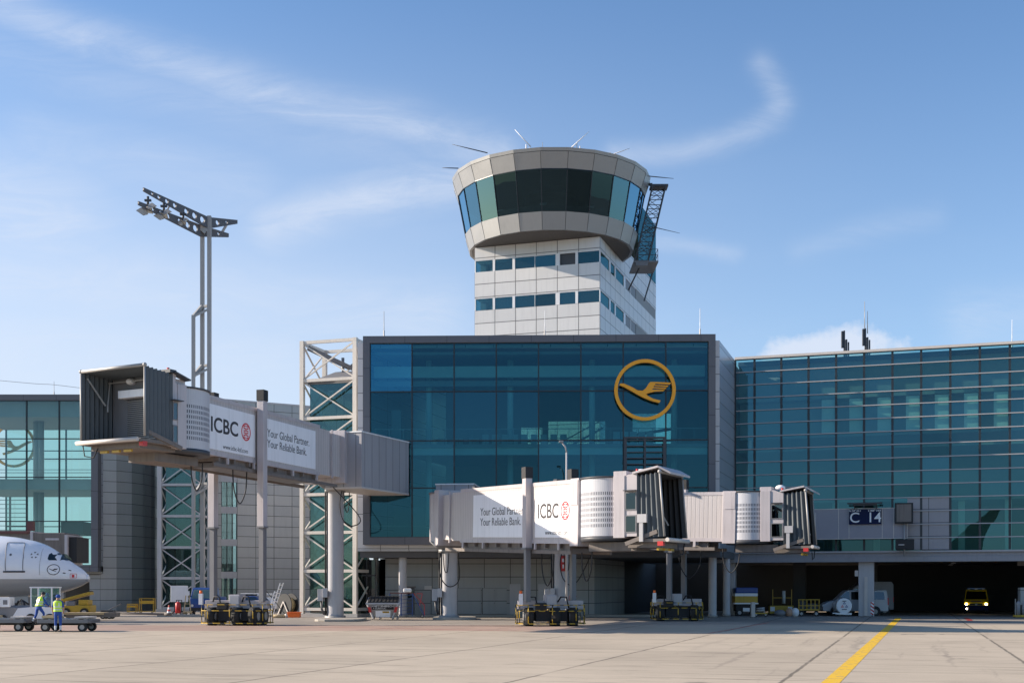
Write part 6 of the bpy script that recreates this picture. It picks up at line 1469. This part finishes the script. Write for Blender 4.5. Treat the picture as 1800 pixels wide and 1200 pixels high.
# ---- waste container ----
wc = thing('waste_container', 'grey open topped waste container with black lettering panel and dark lids', 'waste container', (gx(645, 80.2), 80.2, .02), R(3))
W2, Dp = 2.05, 2.3
mb = MB()
fr = [(0, 0, 1.05), (W2, 0, 1.05), (W2 - .38, .35, .22), (.38, .35, .22)]; bk = [(0, Dp, 1.4), (W2, Dp, 1.4), (W2 - .1, Dp, .22), (.1, Dp, .22)]
vs = fr + bk; mb.add(vs, [(3, 2, 1, 0), (4, 5, 6, 7), (0, 4, 7, 3), (1, 2, 6, 5), (2, 3, 7, 6)]); mb.build('tub', 'steel', wc)
mb = MB(); mb.bar((-.08, -.02, 1.08), (W2 + .08, -.02, 1.08), .10); mb.bar((0, 0, 1.08), (0, Dp, 1.43), .09); mb.bar((W2, 0, 1.08), (W2, Dp, 1.43), .09)
for x in (.02, W2 - .02): mb.bar((x, -.03, 1.03), (x + (.36 if x < 1 else -.36), .30, .12), .09)
mb.build('rim', 'column', wc)
for x0 in (.03, W2 / 2 + .01):
    mb = MB(); mb.add([(x0, -.02, 1.15), (x0 + W2 / 2 - .04, -.02, 1.15), (x0 + W2 / 2 - .04, Dp, 1.52), (x0, Dp, 1.52), (x0, -.02, 1.19), (x0 + W2 / 2 - .04, -.02, 1.19), (x0 + W2 / 2 - .04, Dp, 1.56), (x0, Dp, 1.56)], [(3, 2, 1, 0), (4, 5, 6, 7), (0, 1, 5, 4), (1, 2, 6, 5), (2, 3, 7, 6), (3, 0, 4, 7)])
    for k in range(4): xx = x0 + .12 + k * .24; mb.bar((xx, 0, 1.21), (xx, Dp - .1, 1.56), .04)
    mb.build('lid', 'black', wc)
sl = Vector((0, .35, -.83)).normalized(); n_ = Vector((1, 0, 0)).cross(-sl)
mb = MB(); m_ = fmtx((W2 / 2, -.0, 1.02), (1, 0, 0), -sl); mb.M = m_; mb.box(-.72, .72, -.36, -.02, .012, .02); s_ = mb.build('lettering_panel', 'black', wc)
curve_mesh('lettering', 'white', text='KNETTENBRECH', size=.19, ext=.003, mtx=m_ @ Matrix.Translation((0, -.11, .026)), parent=s_, fat=.002)
curve_mesh('lettering', 'white', text='+ GURDULIC', size=.15, ext=.003, mtx=m_ @ Matrix.Translation((-.2, -.27, .026)), parent=s_)
mb = MB(); mb.M = m_; mb.box(-.02, .42, -.60, -.48, .012, .02); s_ = mb.build('number_plate', 'yellow', wc); curve_mesh('lettering', 'ink', text='310', size=.13, ext=.003, mtx=m_ @ Matrix.Translation((.2, -.54, .026)), parent=s_)
mb = MB(); mb.M = m_; mb.box(-.48, .50, -.9, -.44, .005, .011); mb.build('front_plate', 'ad_white', wc)
for x in (.12, W2 - .12):
    mb = MB(); mb.add([(x - .09, -.06, .86), (x + .09, -.06, .86), (x + .09 + (.1 if x < 1 else -.1), .02, .5), (x - .09 + (.1 if x < 1 else -.1), .02, .5)], [(3, 2, 1, 0)]); mb.build('hazard_plate', 'red', wc)
for x in (.35, .8, W2 - .4, W2 - .1):
    for y in (.35, Dp - .1): mb = MB(); mb.tube([(x - .03, y, .09), (x + .03, y, .09)], .09, 12); mb.bar((x, y, .1), (x, y, .24), .05); mb.build('castor', 'steel', wc)
# lattice stair cart behind it
sc_ = thing('maintenance_steps', 'blue and red lattice maintenance steps right behind the waste container', 'steps', (gx(685, 86.5), 86.5, 0), R(4))
mb = MB(); mb.box(0, 1.6, 0, 1.0, 1.72, 1.78); mb.build('platform', 'roof_brown', sc_)
mb = MB()
for x in (0, .8, 1.6):
    for y in (0, 1.0): mb.bar((x, y, .15), (x, y, 1.72), .05)
mb.bar((1.6, 0, 1.72), (2.45, 0, .15), .05); mb.bar((1.6, 1, 1.72), (2.45, 1, .15), .05)
for k in range(6): f = k / 6; mb.bar((1.6 + .85 * f, 0, 1.72 - 1.57 * f), (1.6 + .85 * f, 1.0, 1.72 - 1.57 * f), .05); mb.bar((0, 0, .15 + .26 * k), (1.6, 0, .15 + .26 * k + .2), .03)
mb.build('lattice', 'blue', sc_)
mb = MB(); mb.bar((2.45, 0, .9), (1.7, 0, 2.2 - .45), .04); mb.bar((2.45, 0, .15), (2.45, 0, .95), .04); mb.bar((2.1, 0, .9), (2.3, 0, 1.7), .04); mb.bar((1.9, 0, 1.72), (2.3, 0, 1.72), .04); mb.build('handrail', 'ad_red', sc_)
for x in (.1, 2.3): wheel(sc_, (x, 0, .13), .13, .06)
mb = MB(); mb.cb((1.25, .2, 1.95), (.6, .5, .28)); mb.build('white_drum', 'white', sc_, bevel=.08)
t = thing('wall_cabinet', 'small green faced cabinet standing by the wall behind the steps', 'cabinet', (gx(722, 90), 90, .16)); mb = MB(); mb.box(-.25, .25, 0, .4, 0, 2.0); mb.build('housing', 'concrete_dark', t); mb = MB(); mb.box(-.2, .2, -.02, 0, 1.2, 1.85); mb.build('door', 'glass_lift', t); mb = MB(); mb.box(-.35, .35, -.15, .4, 2.0, 2.08); mb.build('hood', 'brown', t)
# red hydrant box
t = thing('call_point', 'red box on a short white post right of the middle drive unit', 'hydrant box', (gx(1006, 84.5), 84.5, .12)); mb = MB(); mb.tube([(0, 0, 0), (0, 0, 1.0)], .05, 8); mb.build('post', 'white', t); mb = MB(); mb.box(-.28, .26, -.15, .15, 1.0, 1.42); mb.box(-.35, .3, -.18, .18, 1.42, 1.47); mb.build('box', 'red', t, bevel=.02)
# ================= things in the hall =================
t = thing('catering_trailer', 'blue, white and yellow trailer body at the left end of the dark hall', 'trailer', (gx(1292, 92.5), 92.5, 0), R(-4))
mb = MB(); mb.box(0, 1.7, 0, 3.0, 1.0, 1.5); mb.build('side_panel', 'yellow', t, bevel=.02); mb = MB(); mb.box(0, 1.7, 0, 3, 1.5, 1.72); mb.build('stripe', 'white', t); mb = MB(); mb.box(.05, 1.72, .05, 3, 1.72, 2.15); mb.build('tarpaulin', 'blue', t, bevel=.08)
mb = MB(); mb.box(-.05, 1.75, -.05, 3.05, .9, 1.0); mb.build('sill', 'white', t); mb = MB(); mb.box(.1, 1.6, .1, 2.9, .35, .9); mb.build('chassis', 'black', t); mb = MB(); mb.box(.6, 1.1, -.02, .08, .35, .62); mb.build('plate', 'white', t)
for x in (.35, 1.35): wheel(t, (x, .1, .25), .25, .2)
t = thing('bollard', 'short pale concrete post in front of the trailer in the hall', 'bollard', (gx(1323.5, 88), 88, 0)); mb = MB(); mb.box(-.14, .14, -.14, .14, 0, 1.1); mb.build('post', 'coping', t, bevel=.02); mb = MB(); mb.box(-.16, .16, -.16, .16, 0, .05); mb.build('foot', 'concrete_dark', t)
t = thing('hose_trolley', 'low trolley with a heap of hose right of the short concrete post', 'trolley', (gx(1337, 91), 91, 0)); mb = MB(); mb.box(-.6, .45, -.4, .4, .2, .28); mb.build('frame', 'yellow', t)
mb = MB(); mb.tube([(.28 * cos(a * .8), .28 * sin(a * .8), .34 + .02 * a) for a in range(16)], .06, 6); mb.build('hose', 'column', t); wheel(t, (-.4, -.35, .14), .14, .06); wheel(t, (.3, -.35, .14), .14, .06)
t = thing('yellow_crate_rack', 'low yellow rack with two white notices in the dark hall', 'rack', (gx(1353, 95), 95, 0), R(-3)); mb = MB(); mb.box(0, 1.85, 0, .8, .12, .75); mb.build('bin', 'yellow', t, bevel=.02)
mb = MB(); 
for x in (.3, 1.75): mb.bar((x, .4, .7), (x, .4, 2.0), .05)
mb.bar((.3, .4, 1.35), (1.75, .4, 1.35), .05); mb.build('uprights', 'yellow', t)
for x in (.05, 1.4): mb = MB(); mb.box(x, x + .34, -.02, -.004, .32, .66); mb.build('notice', 'white', t)
mb = MB(); mb.tube([(1.15, .4, .9), (1.15, .4, 1.9)], .14, 10); mb.build('lamp_tube', 'lens', t)
for k, (px, w_, h_, mat, lab) in enumerate(((1371, .9, .28, 'grey_mid', 'grey sack heaped on the hall floor, left of the pink one'), (1387, .55, .34, 'skin', 'pinkish sack on the hall floor between a grey and a white one'), (1398, .6, .36, 'white', 'white bag on the hall floor beside the yellow cart'))):
    t = tag(MB().sphere((0, 0, 0), 1, 14, (w_ / 2, .3, h_)).build('sack', mat, loc=(gx(px, 91.5), 91.5, h_ * .8)), lab, 'sack', 'sacks on the hall floor')
t = thing('service_cart', 'yellow slatted service cart in front of the white minivan nose', 'cart', (gx(1403, 91.5), 91.5, 0), R(-3))
mb = MB(); mb.box(0, 1.6, 0, 1.2, .45, .53); mb.build('deck', 'yellow', t); mb = MB()
for k in range(6): mb.bar((.05 + k * .3, .0, .53), (.05 + k * .3, 0, 1.25), .05)
for z in (.8, 1.25): mb.bar((0, 0, z), (1.6, 0, z), .05)
mb.build('side_rails', 'yellow', t); mb = MB(); mb.box(.2, .6, .2, .9, .53, 1.1); mb.box(.8, 1.5, .3, 1.0, .53, .95); mb.build('load', 'dark_steel', t)
for x in (.25, 1.35): wheel(t, (x, .05, .2), .2, .1)
t = thing('tank_trailer', 'small white round tank trailer with a blue and red triangle mark before the minivan', 'tank trailer', (gx(1484, 91.2), 91.2, 0), R(-4))
mb = MB(); mb.tube([(0, 0, .78), (0, 1.5, .78)], .58, 32); mb.build('tank', 'white', t, bevel=.05); mb = MB(); mb.ring([(.59, -.04), (.62, .04)], 32); mb.M = Matrix.Identity(4)
o = mb.build('tank_band', 'dark_steel', t, (0, .25, .78), rot=(R(90), 0, 0))
mb = MB(); mb.box(-.55, .55, -.02, 1.4, .12, .25); mb.bar((0, 0, .2), (-.9, -.3, .25), .07); mb.build('chassis', 'white', t); wheel(t, (-.45, .8, .2), .2, .12); wheel(t, (.45, .8, .2), .2, .12)
tri = lambda x, z, s: [(x - s, z), (x + s, z), (x, z + 1.7 * s)]
for x, z, mt_ in ((-.14, -.12, 'ad_red'), (.16, -.12, 'blue'), (0, .12, 'blue')): curve_mesh('mark', mt_, [tri(x, z, .11), [(p[0], p[1]) for p in tri(x, z + .04, .05)][::-1]], ext=.003, mtx=fmtx((0, -.056, .80), (1, 0, 0), (0, 0, 1)), parent=t)
mb = MB(); mb.box(-.14, .14, -.058, -.052, 1.12, 1.17); mb.box(-.18, .18, -.058, -.052, .50, .55); mb.build('mark_bar', 'navy', t)
t = thing('hazard_board', 'red and white striped hazard board at the right foot of the wide pier', 'hazard board', (gx(1533.5, 89.9), 89.9, 0))
M['hazard'] = None
def hz():
    m, b, p = mk('red_white_stripes'); x, y, z = b.sep(b.n('ShaderNodeTexCoord').outputs['Object'])[:3]
    f = b.m('GREATER_THAN', b.m('FRACT', b.m('DIVIDE', b.m('ADD', z, b.m('MULTIPLY', x, .7)), .26)), .5); b.set(p.inputs['Base Color'], b.mix(f, (.7, .7, .7, 1), (.45, .03, .03, 1))); p.inputs['Roughness'].default_value = .4; return m
M['hazard'] = hz()
mb = MB(); mb.box(-.12, .12, 0, .05, .15, 1.1); mb.build('board', 'hazard', t); mb = MB(); mb.box(-.04, .04, .05, .09, 0, 1.0); mb.build('post', 'dark_steel', t)
t = thing('gas_bottle_rack', 'grey gas bottles in a rack on a yellow skid at the right edge', 'gas bottle rack', (gx(1786, 86.3), 86.3, 0), R(-10))
mb = MB(); mb.box(-.05, 1.6, 0, .8, .05, .22); mb.build('skid', 'yellow', t, bevel=.04)
for k in range(4):
    mb = MB(); mb.tube([(.22 + k * .36, .3, .22), (.22 + k * .36, .3, 1.05), (.22 + k * .36, .3, 1.2)], [.14, .14, .05], 14); mb.build('gas_bottle', 'fascia', t)
mb = MB(); mb.bar((.02, .3, .2), (.02, .3, 1.35), .05); mb.bar((1.55, .3, .2), (1.55, .3, 1.35), .05); mb.bar((.02, .12, 1.0), (1.55, .12, 1.0), .04); mb.build('rack_frame', 'steel', t)
t = thing('mesh_locker', 'brown mesh locker standing behind the gas bottles at the right edge', 'locker', (gx(1793, 88.5), 88.5, 0), R(-8))
mb = MB(); mb.box(0, 1.2, 0, .6, .9, 2.15); mb.build('locker', 'wall_low', t); mb = MB(); 
for x in (.05, 1.15): mb.bar((x, .3, 0), (x, .3, .9), .06)
mb.build('legs', 'steel', t)

t = thing('overhead_wire', 'thin wire sagging over the green glass pavilion roof', 'wire', (gx(0, 111), 111, 0))
w0, w1, w2, w3 = at(-40, 665, 111), at(60, 674, 111), at(95, 676, 111), at(160, 684, 111)
mb = MB(); mb.tube(curvy([(p.x - gx(0, 111), 0, p.z) for p in (w0, w1, w2, w3)]), .02, 5); mb.build('wire', 'steel', t)

# ================= airliner tail standing behind the viewer, mirrored in the wing's glass =================
nO = Vector((-.31, -.951)).normalized()
def mirrored(px, py, Ym):
    p = Vector(((px - 900) / FPX * Ym, Ym)); q = p - nO * (2 * ((p - J).dot(nO))); return Vector((q.x, q.y, CH + (HOR - py) / FPX * Ym))
Ym = 200.0; fin = [mirrored(px, py, Ym) for px, py in ((1742, 897), (1757, 900), (1741, 930), (1734, 950), (1728, 985), (1640, 985), (1672, 955), (1700, 930))]
c0 = mirrored(1690, 985, Ym); tl_ = thing('airliner', 'dark green airliner tail seen as a reflection low in the teal wing glass', 'aircraft', (c0.x, c0.y, 0))
dx_ = (mirrored(1800, 985, Ym) - mirrored(1600, 985, Ym)); dx_.z = 0; dx_.normalize()
poly = [((p - c0).dot(dx_), p.z) for p in fin]
curve_mesh('tail_fin', 'green_cloth', [poly], ext=.2, mtx=fmtx((0, 0, 0), dx_, (0, 0, 1)), parent=tl_)
zb_ = c0.z - 2.2
mb = MB(); mb.tube([dx_ * -24 + V(0, 0, zb_ - .6), dx_ * -9 + V(0, 0, zb_ - .4), dx_ * 0 + V(0, 0, zb_ + .6), dx_ * 7 + V(0, 0, zb_ + 1.4)], [2.0, 2.0, 1.5, .4], 28); mb.build('rear_fuselage', 'white', tl_)
nx_ = Vector((-dx_.y, dx_.x, 0))
for s_ in (-1, 1):
    mb = MB(); mb.bar(dx_ * 3.2 + V(0, 0, zb_ + .9) + nx_ * s_ * .6, dx_ * 5.6 + V(0, 0, zb_ + 1.5) + nx_ * s_ * 6, 1.8, .2); mb.build('tailplane', 'white', tl_)
mb = MB(); mb.tube([dx_ * -14 + V(0, 0, zb_ - 2.2), dx_ * -14 + V(0, 0, .5)], .16, 10); mb.build('main_gear', 'steel', tl_)
for s_ in (-1, 1):
    mb = MB(); c_ = dx_ * -14 + V(0, 0, .5) + nx_ * s_ * .35; mb.tube([c_ - nx_ * .15, c_ + nx_ * .15], .5, 20); mb.build('wheel', 'tyre', tl_)
